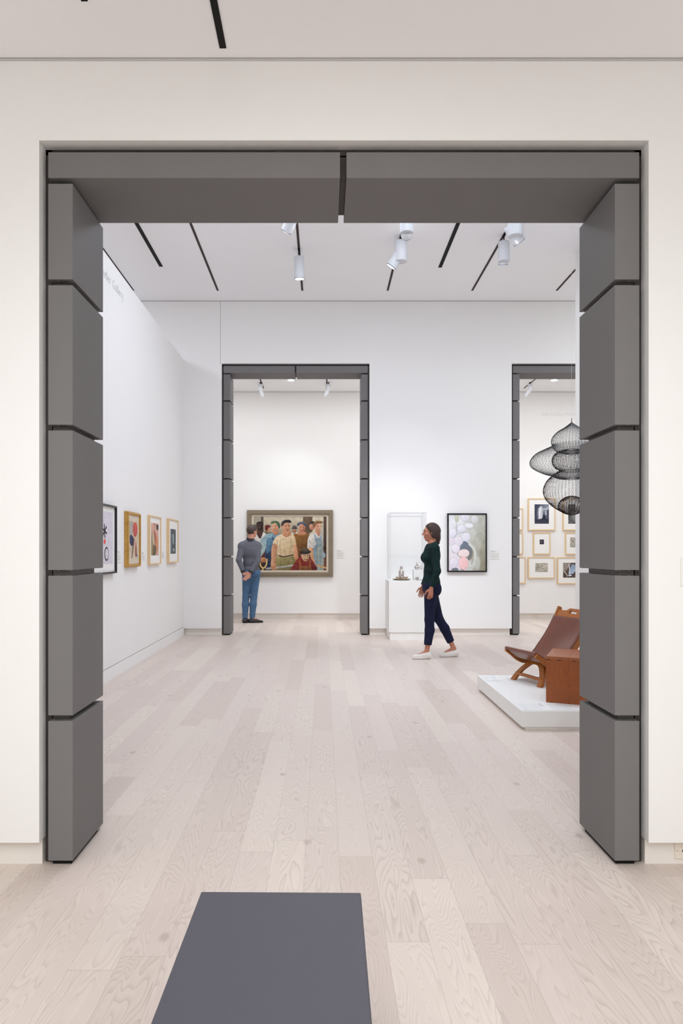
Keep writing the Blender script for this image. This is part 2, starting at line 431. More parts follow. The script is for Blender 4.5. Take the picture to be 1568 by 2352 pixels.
# ------------------------------------------------------------------ ceiling tracks and spotlights
def track(name, x, y0, y1, z, w, m, label, group=None):
    mb = MB().box(x - w / 2, x + w / 2, y0, y1, z - 0.004, z + 0.05)
    o = mb.build(name, m); return tag(o, label, 'lighting track', group)
TB = [X(306, 10.226), X(500, 10.226), X(694, 10.226), X(890, 10.226), X(1084, 10.226), X(1278, 10.226)]
TL = ['thin brown ceiling track above the left partition wall', 'thin brown ceiling track second from the left wall',
      'thin brown ceiling track carrying the two leftmost gallery spotlights', 'thin brown ceiling track with the paired spotlight at centre',
      'thin brown ceiling track carrying the brightest spotlight on the right', 'short visible brown ceiling track by the right wall']
for x, l in zip(TB, TL): track('light_track', x, 3.6, 10.226, CZB, 0.030, M['slotbrown'], l, 'thin tracks in the gallery ceiling')
for (u, v), l in zip(((370, 612), (1010, 614)), ('wide black ceiling slot on the left side of the gallery', 'wide black ceiling slot on the right side of the gallery')):
    d = (CZB - H) * F / (VY - v)
    o = MB().box(X(u, d) - 0.024, X(u, d) + 0.024, 4.2, d, CZB - 0.004, CZB + 0.05).build('air_slot', M['slot'])
    tag(o, l, 'ceiling slot', 'black slots in the gallery ceiling')
o = MB().box(-0.420, -0.393, -2.6, 2.77, CZA - 0.004, CZA + 0.05).build('air_slot', M['slot'])
tag(o, 'black slot in the near ceiling above the doorway', 'ceiling slot')
o = MB().box(-0.885 - 0.012, -0.885 + 0.012, -2.6, 2.533, CZA - 0.004, CZA + 0.05).build('light_track', M['slot'])
tag(o, 'track end at the top edge of the near ceiling', 'lighting track')

def spotlight(x, y, z, label, housing, head_dir, head_len, rad, lens_m, group, drop=0.06, off=0.0, hd=None):
    """adapter + vertical driver housing + tilted head"""
    root = thing('track_spotlight', label, 'spotlight', (x, y, z), group=group)
    MB().tube([(x, y, z - 0.004), (x, y, z - drop)], 0.008, 8).box(x - 0.012, x + 0.012, y - 0.03, y + 0.03, z - 0.018, z - 0.004).build('track_adapter', M['slot'], root)
    zt = z - drop
    if housing:
        MB().lathe([(rad * 0.96, 0), (rad, -0.004), (rad, -housing + 0.004), (rad * 0.97, -housing)], 28, (x, y, zt)).build('driver_housing', M['lampwhite'], root, smooth=True, angle=35)
    d = Vector(head_dir).normalized()
    st = Vector((x, y, zt)) + Vector(hd if hd else (0, 0, -housing * 0.8))
    q = Vector((0, 0, 1)).rotation_difference(d).to_matrix()
    r2 = rad * 0.86
    hd_o = MB().lathe([(r2 * 0.9, 0), (r2, 0.01), (r2, head_len), (r2 * 0.93, head_len), (r2 * 0.90, head_len - 0.02)], 28, st, mtx=q).build('lamp_head', M['lampwhite'], root, smooth=True, angle=35)
    rg = MB()
    rg.lathe([(r2 * 0.93, head_len + 0.001), (r2 * 1.0, head_len + 0.001), (r2 * 1.0, head_len + 0.006), (r2 * 0.9, head_len + 0.006)], 28, st, mtx=q)
    rg.build('trim_ring', M['lampring'], hd_o)
    MB().lathe([(r2 * 0.86, head_len + 0.004), (r2 * 0.86, head_len + 0.009)], 24, st, mtx=q).build('lens', lens_m, hd_o)
    return st + d * (head_len + 0.03), d
G = 'white spotlights on the gallery ceiling tracks'
dA = (CZB - H) * F / (VY - 583)
dB = (CZB - H) * F / (VY - 548)
spotlight(TB[2], dA - 0.15, CZB, 'slim white spotlight hanging alone on the track left of centre', 0, (0.02, 0.15, -1), 0.27, 0.075, M['lens'], G, drop=0.10, hd=(0, 0, 0))
yA2 = (CZB - H) * F / (VY - 520)
spotlight(TB[2], yA2 - 0.74, CZB, 'white spotlight with glowing lens cut off by the lintel, left of centre', 0.20, (-0.5, 0.62, -0.75), 0.2, 0.075, M['lens'], G, drop=0.05)
spotlight(TB[3], dB - 0.05, CZB, 'white twin-cylinder spotlight with dark-rimmed lens near the middle of the gallery ceiling', 0.25, (-0.62, 0.25, -0.85), 0.20, 0.078, M['lensdim'], G, drop=0.06, hd=(0, 0, -0.13))
spotlight(TB[3] + 0.0, dB - 0.62, CZB, 'white spotlight housing just under the lintel, behind the twin-cylinder one', 0.17, (0.1, 0.9, -0.2), 0.09, 0.078, M['lens'], G, drop=0.05)
spotlight(TB[4], dB - 0.1, CZB, 'plain white cylinder spotlight beside the brightest one on the right', 0.24, (0.05, 0.5, -0.85), 0.10, 0.070, M['lensdim'], G, drop=0.09, hd=(0, 0.01, -0.16))
spotlight(TB[4], dB - 0.60, CZB, 'brightest white spotlight, tilted right with a dark rim, on the right', 0.20, (0.62, 0.35, -0.72), 0.22, 0.088, M['lensdim'], G, drop=0.05, hd=(-0.07, 0, -0.07))
# far room
G2 = 'small white spotlights in the far room'
dc = 12.50
for (u, l, hdv) in ((598, 'small white spotlight at the left behind the far doorway', (0.25, 0.3, -0.9)), (754, 'small white spotlight at the right behind the far doorway', (-0.45, 0.25, -0.85)),
                    (1217, 'small white spotlight seen through the right doorway', (-0.5, 0.3, -0.8))):
    spotlight(X(u, dc), dc, CZC, l, 0.12, hdv, 0.13, 0.04, M['lensdim'], G2, drop=0.03)
for u, l in ((604, 'short dark track end behind the far doorway, left of the round lamp'), (750, 'short dark track end behind the far doorway, right of the round lamp'), (1206, 'dark track behind the right doorway')):
    track('light_track', X(u, 12.85), 11.6, 12.93, CZC, 0.022, M['slotbrown'], l, 'tracks in the far room ceiling')
for u, l in ((668, 'round glowing ceiling lamp behind the far doorway'), (1272, 'round glowing ceiling lamp behind the right doorway')):
    c = (X(u, 12.28), 12.28, CZC)
    root = thing('ceiling_lamp', l, 'ceiling lamp', c, group='round lamps in the far room ceiling')
    MB().lathe([(0.075, 0), (0.075, -0.012), (0.06, -0.012)], 28, c).build('lamp_rim', M['lampwhite'], root, smooth=True, angle=30)
    MB().lathe([(0.06, -0.010), (0.055, -0.018), (0.03, -0.022)], 28, c).build('diffuser', M['lens'], root, smooth=True)

# ------------------------------------------------------------------ picture painting (colour grids)
class Canvas:
    def __init__(s, w, h, x0, x1, y0, y1, base):
        w, h = w * 2, h * 2
        s.w, s.h = w, h
        s.xx, s.yy = np.meshgrid(np.linspace(x0, x1, w), np.linspace(y0, y1, h))
        s.im = np.zeros((h, w, 3)); s.im[:] = base
    def noise(s, amp, cells, seed):
        r = np.random.default_rng(seed); out = np.zeros((s.h, s.w))
        for k, c in enumerate(cells):
            g = r.standard_normal((c + 2, int(c * s.w / s.h) + 2))
            yi = np.linspace(0, g.shape[0] - 1.001, s.h); xi = np.linspace(0, g.shape[1] - 1.001, s.w)
            y0 = yi.astype(int); x0 = xi.astype(int); fy = (yi - y0)[:, None]; fx = (xi - x0)[None]
            fy = fy * fy * (3 - 2 * fy); fx = fx * fx * (3 - 2 * fx)
            out += (g[y0][:, x0] * (1 - fy) * (1 - fx) + g[y0 + 1][:, x0] * fy * (1 - fx) + g[y0][:, x0 + 1] * (1 - fy) * fx + g[y0 + 1][:, x0 + 1] * fy * fx) / (k + 1)
        s.im += (out * amp)[..., None]
    def mask(s, pts, smooth=True):
        if smooth: pts = [(p.x, p.y) for p in smooth_path([(a, b, 0) for a, b in pts], 6, True)]
        x0, x1 = min(p[0] for p in pts), max(p[0] for p in pts); y0, y1 = min(p[1] for p in pts), max(p[1] for p in pts)
        ins = np.zeros(s.xx.shape, bool); n = len(pts)
        for i in range(n):
            ax, ay = pts[i]; bx, by = pts[(i + 1) % n]
            if ay == by: continue
            c = ((ay > s.yy) != (by > s.yy)) & (s.xx < (bx - ax) * (s.yy - ay) / (by - ay) + ax)
            ins ^= c
        return ins, (x0, x1, y0, y1)
    def paint(s, mk, bb, c1, c2=None, ang=0.0, al=1.0):
        c1 = np.array(c1, float)
        if c2 is None: col = np.broadcast_to(c1, s.im.shape)
        else:
            c2 = np.array(c2, float); ca, sa = math.cos(R(ang)), math.sin(R(ang))
            u = (s.xx - (bb[0] + bb[1]) / 2) / max(1e-6, (bb[1] - bb[0])) ; v = (s.yy - (bb[2] + bb[3]) / 2) / max(1e-6, (bb[3] - bb[2]))
            t = np.clip(0.5 + u * ca + v * sa, 0, 1)[..., None]
            col = c1 * (1 - t) + c2 * t
        a = (mk.astype(float) * al)[..., None]
        s.im = s.im * (1 - a) + col * a
    def poly(s, pts, c1, c2=None, ang=0.0, smooth=True, al=1.0):
        mk, bb = s.mask(pts, smooth); s.paint(mk, bb, c1, c2, ang, al)
    def ell(s, cx, cy, rx, ry, c1, c2=None, ang=0.0, rot=0.0, al=1.0):
        ca, sa = math.cos(R(rot)), math.sin(R(rot))
        u = ((s.xx - cx) * ca + (s.yy - cy) * sa) / rx; v = (-(s.xx - cx) * sa + (s.yy - cy) * ca) / ry
        s.paint(u * u + v * v < 1, (cx - rx, cx + rx, cy - ry, cy + ry), c1, c2, ang, al)
    def line(s, pts, w, c, al=1.0, smooth=True):
        if smooth and len(pts) > 2: pts = [(p.x, p.y) for p in smooth_path([(a, b, 0) for a, b in pts], 6)]
        mk = np.zeros(s.xx.shape, bool)
        for (ax, ay), (bx, by) in zip(pts[:-1], pts[1:]):
            dx, dy = bx - ax, by - ay; L = dx * dx + dy * dy + 1e-9
            t = np.clip(((s.xx - ax) * dx + (s.yy - ay) * dy) / L, 0, 1)
            mk |= (s.xx - ax - t * dx) ** 2 + (s.yy - ay - t * dy) ** 2 < (w / 2) ** 2
        s.paint(mk, (0, 1, 0, 1), c, None, 0, al)
    def mesh(s, name, o, ux, uy, parent=None):
        """corner o (top left), ux = full width vector, uy = full height vector (downwards)"""
        off = wloc(parent) if parent is not None else Vector((0, 0, 0))
        s.w //= 2; s.h //= 2
        s.im = s.im.reshape(s.h, 2, s.w, 2, 3).mean((1, 3))
        o = Vector(o) - off; ux = Vector(ux); uy = Vector(uy)
        a = np.linspace(0, 1, s.w); b = np.linspace(0, 1, s.h)
        A, B = np.meshgrid(a, b)
        co = np.array(o)[None, None] + A[..., None] * np.array(ux) + B[..., None] * np.array(uy)
        idx = np.arange(s.w * s.h).reshape(s.h, s.w)
        q = np.stack([idx[:-1, :-1], idx[1:, :-1], idx[1:, 1:], idx[:-1, 1:]], -1).reshape(-1, 4)
        me = bpy.data.meshes.new(name); me.from_pydata(co.reshape(-1, 3).tolist(), [], q.tolist())
        im = np.clip(s.im, 0, 255) / 255.0
        L = np.where(im <= 0.04045, im / 12.92, ((im + 0.055) / 1.055) ** 2.4)
        ca = me.color_attributes.new('Col', 'FLOAT_COLOR', 'POINT')
        buf = np.ones((s.w * s.h, 4), np.float32); buf[:, :3] = L.reshape(-1, 3)
        ca.data.foreach_set('color', buf.ravel())
        me.materials.append(M['paint'])
        ob = bpy.data.objects.new(name, me); COL.objects.link(ob)
        if parent is not None: ob.parent = parent
        return ob

def cv_workers():
    c = Canvas(330, 244, 313, 1327, 158, 907, (203, 190, 163))
    sk = (214, 166, 132); skd = (168, 116, 88); P = c.poly; E = c.ell; Ln = c.line
    P([(313, 158), (1327, 158), (1327, 420), (313, 420)], (206, 193, 168), (150, 140, 122), 90, False)
    P([(313, 158), (418, 158), (418, 420), (313, 420)], (172, 164, 145), (140, 132, 118), 90, False)
    P([(415, 158), (452, 158), (452, 500), (415, 500)], (96, 84, 76), (70, 60, 58), 90, False)
    P([(1000, 158), (1130, 158), (1130, 640), (1000, 640)], (112, 94, 74), (66, 52, 42), 90, False)
    P([(1130, 158), (1285, 158), (1285, 640), (1130, 640)], (212, 202, 178), (150, 144, 134), 90, False)
    P([(1283, 158), (1327, 158), (1327, 760), (1283, 760)], (92, 72, 58), (52, 44, 48), 90, False)
    P([(313, 560), (1327, 560), (1327, 907), (313, 907)], (74, 56, 48), (58, 40, 38), 90, False)
    P([(1250, 700), (1327, 740), (1327, 907), (1200, 907)], (128, 84, 62), (90, 54, 42), 60)
    # man behind, dark red cap
    P([(455, 400), (480, 365), (540, 365), (560, 400), (560, 470), (455, 470)], (98, 92, 62))
    E(522, 340, 28, 42, skd, (200, 150, 122), 0)
    P([(470, 300), (480, 282), (520, 276), (550, 292), (540, 310), (515, 322), (505, 355), (480, 350)], (110, 50, 48), (84, 36, 40), 60)
    # man behind in hat
    P([(830, 405), (850, 382), (925, 380), (945, 405), (940, 470), (830, 470)], (216, 210, 194), (176, 170, 158), 90)
    E(882, 350, 30, 40, (186, 140, 112), (140, 98, 78), 60)
    E(880, 325, 44, 9, (72, 60, 60)); P([(850, 322), (858, 292), (880, 284), (905, 294), (912, 322)], (108, 92, 90), (76, 64, 66), 60)
    # man behind, dark hat, pale shirt
    P([(1085, 400), (1120, 372), (1165, 340), (1170, 420), (1110, 440)], (216, 210, 180), (172, 166, 140), 90)
    E(1122, 305, 36, 44, (206, 152, 128), (168, 112, 92), 50)
    P([(1085, 262), (1105, 232), (1150, 226), (1170, 260), (1160, 300), (1135, 268)], (72, 58, 54), (50, 40, 40), 60)
    # left man in white open shirt
    P([(313, 470), (340, 410), (385, 380), (440, 375), (490, 400), (520, 480), (490, 640), (313, 650)], (226, 222, 212), (176, 174, 172), 50)
    P([(430, 640), (495, 640), (490, 780), (430, 780)], (104, 56, 46), (70, 36, 34), 90)
    P([(365, 350), (440, 350), (440, 400), (405, 465), (360, 400)], (92, 62, 54), (66, 46, 44), 60)
    E(402, 300, 46, 66, (84, 62, 56), (50, 40, 40), 40); P([(354, 290), (360, 245), (400, 228), (445, 245), (450, 290), (430, 262), (375, 262)], (42, 34, 36))
    Ln([(370, 298), (392, 300)], 7, (44, 32, 30)); Ln([(412, 300), (434, 298)], 7, (44, 32, 30)); Ln([(402, 300), (405, 322)], 6, (110, 84, 72)); Ln([(385, 343), (420, 343)], 6, (52, 36, 34))
    # green cap man
    P([(480, 520), (540, 430), (600, 395), (680, 400), (700, 480), (640, 720), (600, 907), (480, 907)], (58, 72, 100), (40, 46, 66), 70)
    P([(385, 540), (440, 450), (500, 402), (560, 400), (565, 470), (500, 560), (470, 640), (430, 700), (395, 740), (385, 640)], (146, 176, 188), (170, 184, 178), 120)
    P([(500, 470), (570, 460), (590, 560), (540, 650), (490, 660)], (100, 136, 160), (74, 104, 132), 60)
    P([(560, 395), (600, 385), (680, 392), (660, 450), (600, 470)], (130, 162, 182), (98, 132, 156), 60)
    P([(575, 350), (650, 350), (660, 400), (620, 418), (590, 400)], (206, 152, 118), (170, 116, 88), 20)
    E(610, 312, 46, 64, (224, 174, 140), (178, 120, 92), 30); E(655, 312, 14, 22, (214, 150, 122))
    P([(552, 246), (580, 226), (630, 222), (672, 252), (682, 300), (668, 330), (650, 290), (620, 250), (575, 262)], (72, 104, 76), (50, 76, 58), 60)
    Ln([(578, 296), (598, 298)], 6, (140, 92, 72)); Ln([(612, 296), (632, 296)], 6, (140, 92, 72)); Ln([(600, 300), (590, 326)], 5, (236, 186, 156)); Ln([(588, 345), (612, 345)], 6, (150, 92, 74))
    # brown shirt man
    P([(868, 410), (920, 395), (1040, 390), (1085, 410), (1095, 540), (1060, 700), (930, 700), (900, 560)], (142, 98, 50), (84, 54, 32), 60)
    P([(915, 400), (945, 375), (1020, 375), (1050, 395), (1010, 415), (950, 418)], (206, 148, 116), (176, 116, 90), 60)
    E(985, 325, 48, 62, (208, 150, 120), (168, 108, 86), 40)
    P([(915, 288), (930, 248), (985, 234), (1035, 256), (1048, 306), (1025, 290), (980, 262), (935, 290)], (92, 106, 124), (58, 70, 88), 60)
    Ln([(958, 308), (978, 308)], 6, (110, 72, 60)); Ln([(994, 308), (1014, 308)], 6, (110, 72, 60)); Ln([(986, 310), (986, 336)], 6, (226, 172, 142)); Ln([(968, 354), (1006, 354)], 6, (130, 74, 62))
    # overalls man
    P([(1060, 540), (1075, 440), (1130, 395), (1200, 385), (1255, 410), (1275, 520), (1270, 600), (1140, 600), (1065, 605)], (222, 216, 208), (176, 172, 172), 30)
    P([(1070, 600), (1130, 600), (1160, 720), (1195, 810), (1185, 855), (1150, 840), (1105, 720)], (222, 172, 132), (184, 128, 92), 30)
    P([(1170, 470), (1245, 460), (1275, 560), (1285, 700), (1280, 907), (1170, 907), (1165, 800), (1140, 680), (1150, 580), (1180, 540)], (122, 144, 158), (150, 156, 148), 20)
    P([(1200, 600), (1250, 600), (1250, 760), (1200, 780)], (172, 172, 150), (132, 150, 158), 40, al=0.6)
    P([(1280, 650), (1312, 680), (1300, 730), (1275, 720)], (136, 156, 166))
    Ln([(1160, 412), (1180, 475)], 16, (120, 152, 178)); Ln([(1240, 420), (1244, 465)], 14, (120, 152, 178))
    P([(1160, 350), (1235, 350), (1225, 430), (1190, 400)], (206, 152, 118), (160, 108, 84), 20)
    E(1205, 300, 46, 66, (218, 172, 142), (180, 128, 102), 150); E(1165, 305, 13, 22, (206, 146, 116))
    P([(1135, 300), (1150, 240), (1200, 218), (1265, 228), (1278, 246), (1240, 256), (1190, 262), (1165, 300), (1150, 318)], (146, 112, 78), (104, 76, 54), 60)
    Ln([(1200, 292), (1222, 290)], 6, (120, 82, 66)); Ln([(1236, 288), (1250, 290)], 6, (120, 82, 66)); Ln([(1232, 292), (1240, 322)], 5, (234, 190, 160)); Ln([(1212, 342), (1240, 340)], 6, (150, 94, 80))
    # centre man
    P([(640, 700), (860, 690), (895, 800), (880, 907), (620, 907)], (168, 156, 104), (106, 96, 62), 60)
    P([(590, 500), (640, 430), (720, 400), (820, 400), (880, 430), (905, 560), (860, 560), (870, 690), (760, 715), (645, 695), (635, 570), (585, 560)], (232, 212, 178), (196, 168, 128), 50)
    P([(585, 540), (640, 560), (632, 680), (625, 800), (628, 880), (600, 898), (555, 880), (560, 740), (560, 640)], (216, 168, 132), (176, 124, 94), 0)
    P([(868, 560), (905, 560), (935, 700), (930, 790), (900, 780), (870, 680)], (216, 164, 126), (180, 120, 88), 20)
    Ln([(668, 700), (740, 715), (862, 690)], 14, (48, 40, 40))
    P([(705, 400), (720, 360), (810, 350), (835, 400), (790, 440), (750, 440)], (214, 160, 122), (176, 122, 92), 50)
    E(765, 300, 54, 74, (222, 172, 136), (176, 120, 92), 30); E(710, 306, 12, 24, (206, 146, 114))
    P([(700, 290), (705, 236), (745, 210), (800, 204), (836, 226), (832, 250), (800, 246), (755, 250), (720, 285)], (66, 58, 62), (42, 36, 42), 60)
    Ln([(736, 292), (768, 290)], 9, (104, 70, 58)); Ln([(788, 290), (812, 290)], 9, (104, 70, 58)); Ln([(782, 294), (792, 324)], 7, (234, 186, 150)); Ln([(758, 348), (798, 346)], 8, (140, 84, 70)); Ln([(722, 330), (735, 366)], 10, (176, 124, 96))
    Ln([(772, 440), (770, 480), (772, 560)], 4, (168, 146, 116)); Ln([(650, 470), (642, 560), (660, 640)], 8, (176, 150, 118), 0.7)
    Ln([(755, 740), (755, 880)], 4, (120, 110, 72))
    # rail, spade
    Ln([(495, 882), (640, 868), (860, 838)], 26, (158, 152, 146), smooth=False); Ln([(495, 874), (640, 860), (860, 830)], 8, (204, 200, 194), smooth=False)
    P([(555, 830), (600, 815), (630, 850), (622, 895), (565, 895)], (206, 154, 118), (176, 124, 94), 60)
    P([(1195, 825), (1327, 862), (1327, 884), (1190, 848)], (190, 156, 108))
    Ln([(500, 752), (490, 830), (455, 872), (415, 845), (405, 775)], 20, (222, 194, 128)); Ln([(445, 868), (440, 905)], 20, (214, 186, 122))
    E(445, 760, 52, 36, (206, 146, 104), (160, 102, 70), 60)
    # seated old man
    P([(848, 907), (870, 820), (920, 750), (985, 715), (1090, 730), (1150, 800), (1178, 907)], (140, 52, 42), (92, 30, 32), 60)
    P([(950, 907), (955, 850), (1100, 850), (1105, 907)], (132, 84, 46), (104, 62, 36), 60)
    Ln([(948, 770), (965, 860)], 18, (150, 92, 50)); Ln([(1098, 770), (1095, 860)], 16, (150, 92, 50))
    E(1035, 705, 54, 76, (216, 186, 148), (150, 112, 84), 40); E(985, 700, 14, 24, (190, 140, 116))
    E(1035, 660, 55, 26, (168, 152, 128))
    E(1035, 655, 76, 26, (50, 44, 44), rot=-6); P([(975, 640), (990, 605), (1025, 598), (1075, 612), (1085, 645), (1030, 650)], (98, 88, 76), (60, 54, 50), 60)
    Ln([(1008, 700), (1030, 702)], 7, (96, 70, 58)); Ln([(1048, 700), (1070, 700)], 7, (96, 70, 58)); Ln([(1042, 704), (1050, 736)], 7, (228, 194, 158)); Ln([(1022, 752), (1062, 752)], 7, (116, 76, 62))
    # cloth folds and worked surface
    for pts in ([(690, 480), (680, 580), (700, 680)], [(830, 470), (838, 570), (820, 680)], [(740, 620), (760, 700)], [(1190, 560), (1196, 700), (1190, 860)], [(1240, 620), (1236, 760), (1244, 880)],
                [(430, 520), (450, 470), (500, 440)], [(540, 560), (560, 660), (545, 800)], [(930, 470), (940, 580), (960, 680)], [(1040, 480), (1030, 600), (1010, 690)], [(900, 800), (930, 850), (925, 900)],
                [(1110, 790), (1130, 850), (1140, 900)], [(1090, 480), (1100, 540), (1086, 590)], [(700, 760), (690, 830)], [(800, 760), (815, 820)]):
        Ln(pts, 20, (60, 48, 40), 0.09); Ln(pts, 9, (60, 48, 40), 0.10)
    c.noise(7, [30, 60, 110], 3)
    return c

def cv_petals():
    c = Canvas(150, 222, 175, 1125, 185, 1630, (226, 228, 228)); P = c.poly; E = c.ell; Ln = c.line
    P([(175, 185), (1125, 185), (1125, 1630), (175, 1630)], (234, 236, 240), (188, 188, 176), 0, False)
    P([(700, 700), (900, 500), (1125, 600), (1125, 1630), (800, 1630), (720, 1000)], (202, 204, 196), (160, 154, 134), 60, al=0.8)
    P([(1000, 1000), (1125, 850), (1125, 1630), (980, 1630)], (172, 168, 150), (140, 134, 112), 80, al=0.7)
    c.noise(6, [8, 20, 40], 5)
    W, W2, Lc = (240, 238, 246), (222, 220, 230), (176, 176, 188)
    def petal(x, y, rx, ry, a=W, b=W2, ang=60, rot=0, edge=Lc):
        E(x, y, rx + 7, ry + 7, edge, rot=rot, al=0.75); E(x, y, rx, ry, a, b, ang, rot)
    petal(600, 240, 110, 105); petal(845, 310, 95, 105, (232, 234, 236), (206, 208, 204)); petal(380, 270, 50, 110, (214, 214, 196), (196, 196, 176))
    E(700, 460, 110, 60, (238, 240, 244)); petal(500, 540, 105, 90); petal(275, 650, 95, 110); petal(620, 760, 110, 110, rot=20)
    Ln([(378, 420), (385, 600), (380, 690), (300, 780), (190, 830)], 14, (170, 172, 190)); Ln([(400, 690), (520, 640), (640, 640)], 12, (180, 184, 192))
    P([(470, 1010), (545, 880), (640, 890), (740, 1010), (785, 1150), (745, 1310), (690, 1370), (640, 1300), (430, 1240), (400, 1180)], (112, 126, 144), (120, 120, 114), 80)
    Ln([(690, 940), (780, 1050), (800, 1200), (740, 1330)], 26, (150, 148, 128)); Ln([(720, 950), (830, 1080), (860, 1260), (840, 1440), (770, 1540)], 66, (214, 216, 212)); Ln([(690, 1150), (700, 1220), (650, 1310)], 12, (168, 164, 150))
    petal(250, 880, 95, 90, (234, 226, 234), (222, 212, 222)); petal(430, 860, 115, 115, (236, 230, 238), (220, 214, 224)); petal(350, 1065, 108, 118, (240, 234, 240), (224, 216, 226))
    P([(180, 1180), (300, 1180), (420, 1280), (470, 1500), (450, 1630), (180, 1630)], (232, 224, 230), (222, 212, 222), 60)
    petal(560, 1185, 145, 105, (244, 228, 228), (236, 214, 214), 90, -8, (190, 150, 130)); petal(560, 1440, 112, 165, (246, 206, 206), (240, 190, 192), 60, -8, (226, 150, 150))
    petal(300, 1430, 105, 130, (236, 230, 238), (218, 212, 224)); E(920, 1440, 70, 170, (200, 202, 196), (184, 184, 174), 60)
    Ln([(640, 1560), (760, 1560), (860, 1480)], 60, (198, 200, 194)); P([(260, 1580), (380, 1560), (420, 1630), (260, 1630)], (120, 124, 126)); Ln([(480, 1600), (560, 1620)], 20, (130, 130, 128))
    Ln([(250, 1100), (280, 1150), (320, 1180)], 10, (120, 118, 120)); Ln([(410, 1250), (470, 1265), (520, 1300)], 8, (120, 96, 90))
    c.noise(3, [60], 8)
    return c

# ------------------------------------------------------------------ framed pictures
def frame_bars(mb, pt, w, h, fw, t, m=0):
    """four mitred bars; pt(a, b, n): a across, b down, n out of the wall"""
    o = [(0, 0), (w, 0), (w, h), (0, h)]; i = [(fw, fw), (w - fw, fw), (w - fw, h - fw), (fw, h - fw)]
    for k in range(4):
        k2 = (k + 1) % 4
        vs = [pt(*o[k], 0), pt(*o[k2], 0), pt(*o[k2], t), pt(*o[k], t), pt(*i[k], 0), pt(*i[k2], 0), pt(*i[k2], t), pt(*i[k], t)]
        mb.add(vs, [(0, 1, 2, 3), (3, 2, 6, 7), (7, 6, 5, 4), (4, 5, 1, 0)], m)
    return mb

def picture(name, label, cat, corner, across, out, w, h, fw, t, frame_m, canvas=None, img=None, mat_m=None, group=None, inset=0.012, kind_img='print'):
    """corner = top-left on the wall surface; img=(a0,b0,a1,b1) region of the image inside the frame"""
    across = Vector(across); out = Vector(out); corner = Vector(corner)
    base = corner + across * w / 2 + Vector((0, 0, -h))
    root = thing(name, label, cat, base, group=group)
    pt = lambda a, b, n: corner + across * a + Vector((0, 0, -b)) + out * n
    frame_bars(MB(), pt, w, h, fw, t).build('picture_frame', frame_m, root)
    bk = MB().add([pt(fw * .5, fw * .5, 0.001), pt(w - fw * .5, fw * .5, 0.001), pt(w - fw * .5, h - fw * .5, 0.001), pt(fw * .5, h - fw * .5, 0.001),
                   pt(fw * .5, fw * .5, t - inset), pt(w - fw * .5, fw * .5, t - inset), pt(w - fw * .5, h - fw * .5, t - inset), pt(fw * .5, h - fw * .5, t - inset)],
                  [(0, 1, 2, 3), (4, 5, 6, 7), (0, 1, 5, 4), (1, 2, 6, 5), (2, 3, 7, 6), (3, 0, 4, 7)])
    bk.build('mat_board' if mat_m is not None else 'backing_board', mat_m or M['mat'], root)
    if canvas is not None:
        a0, b0, a1, b1 = img
        canvas.mesh(kind_img, pt(a0, b0, t - inset + 0.0015), across * (a1 - a0), Vector((0, 0, -(b1 - b0))), root)
    return root

# large figure painting on the far wall
d = WC - 0.05
x0, x1, z0, z1 = X(567, d), X(764.5, d), Z(1325, d), Z(1171.5, d)
w, h = x1 - x0, z1 - z0
root = thing('figure_painting', 'large painting of working men in caps in ornate silver-brown frame', 'painting', ((x0 + x1) / 2, WC, z0))
pt = lambda a, b, n: Vector((x0 + a, WC - n, z1 - b))
# stepped ornate frame
fb = MB(); frame_bars(fb, pt, w, h, 0.035, 0.05)
pt2 = lambda a, b, n: Vector((x0 + 0.03 + a, WC - n, z1 - 0.03 - b))
frame_bars(fb, pt2, w - 0.06, h - 0.06, 0.045, 0.064)
pt3 = lambda a, b, n: Vector((x0 + 0.07 + a, WC - n, z1 - 0.07 - b))
frame_bars(fb, pt3, w - 0.14, h - 0.14, 0.018, 0.046)
fo = fb.build('picture_frame', M['silverframe'], root)
orn = MB()
per = []
for k in range(72): per += [(0.052 + (w - 0.104) * k / 71, 0.052), (0.052 + (w - 0.104) * k / 71, h - 0.052)]
for k in range(1, 54): per += [(0.052, 0.052 + (h - 0.104) * k / 54), (w - 0.052, 0.052 + (h - 0.104) * k / 54)]
for a, b in per:
    c = pt(a, b, 0.064)
    orn.lathe([(0.010, 0), (0.008, 0.003), (0.003, 0.005)], 6, c, mtx=Matrix.Rotation(R(90), 3, 'X'))
orn.build('carved_ornament', M['silverframe'], fo)
pt4 = lambda a, b, n: Vector((x0 + 0.086 + a, WC - n, z1 - 0.086 - b))
frame_bars(MB(), pt4, w - 0.172, h - 0.172, 0.040, 0.034).build('linen_liner', M['liner'], root)
MB().box(x0 + 0.05, x1 - 0.05, WC - 0.024, WC - 0.001, z0 + 0.05, z1 - 0.05).build('backing_board', M['liner'], root)
iw = 0.122
cv_workers().mesh('painted_canvas', (x0 + iw, WC - 0.027, z1 - iw), (w - 2 * iw, 0, 0), (0, 0, -(h - 2 * iw)), root)

# petal painting on the middle wall
d = WB0 - 0.04
x0, x1, z0, z1 = X(1027, d), X(1118, d), Z(1314, d), Z(1179, d)
w, h = x1 - x0, z1 - z0
picture('flower_painting', 'abstract pale petal painting with pink shapes in a slim black frame', 'painting', (x0, WB0, z1), (1, 0, 0), (0, -1, 0), w, h, 0.022, 0.045, M['black'],
        cv_petals(), (0.024, 0.024, w - 0.024, h - 0.024), inset=0.010, kind_img='painted_canvas')

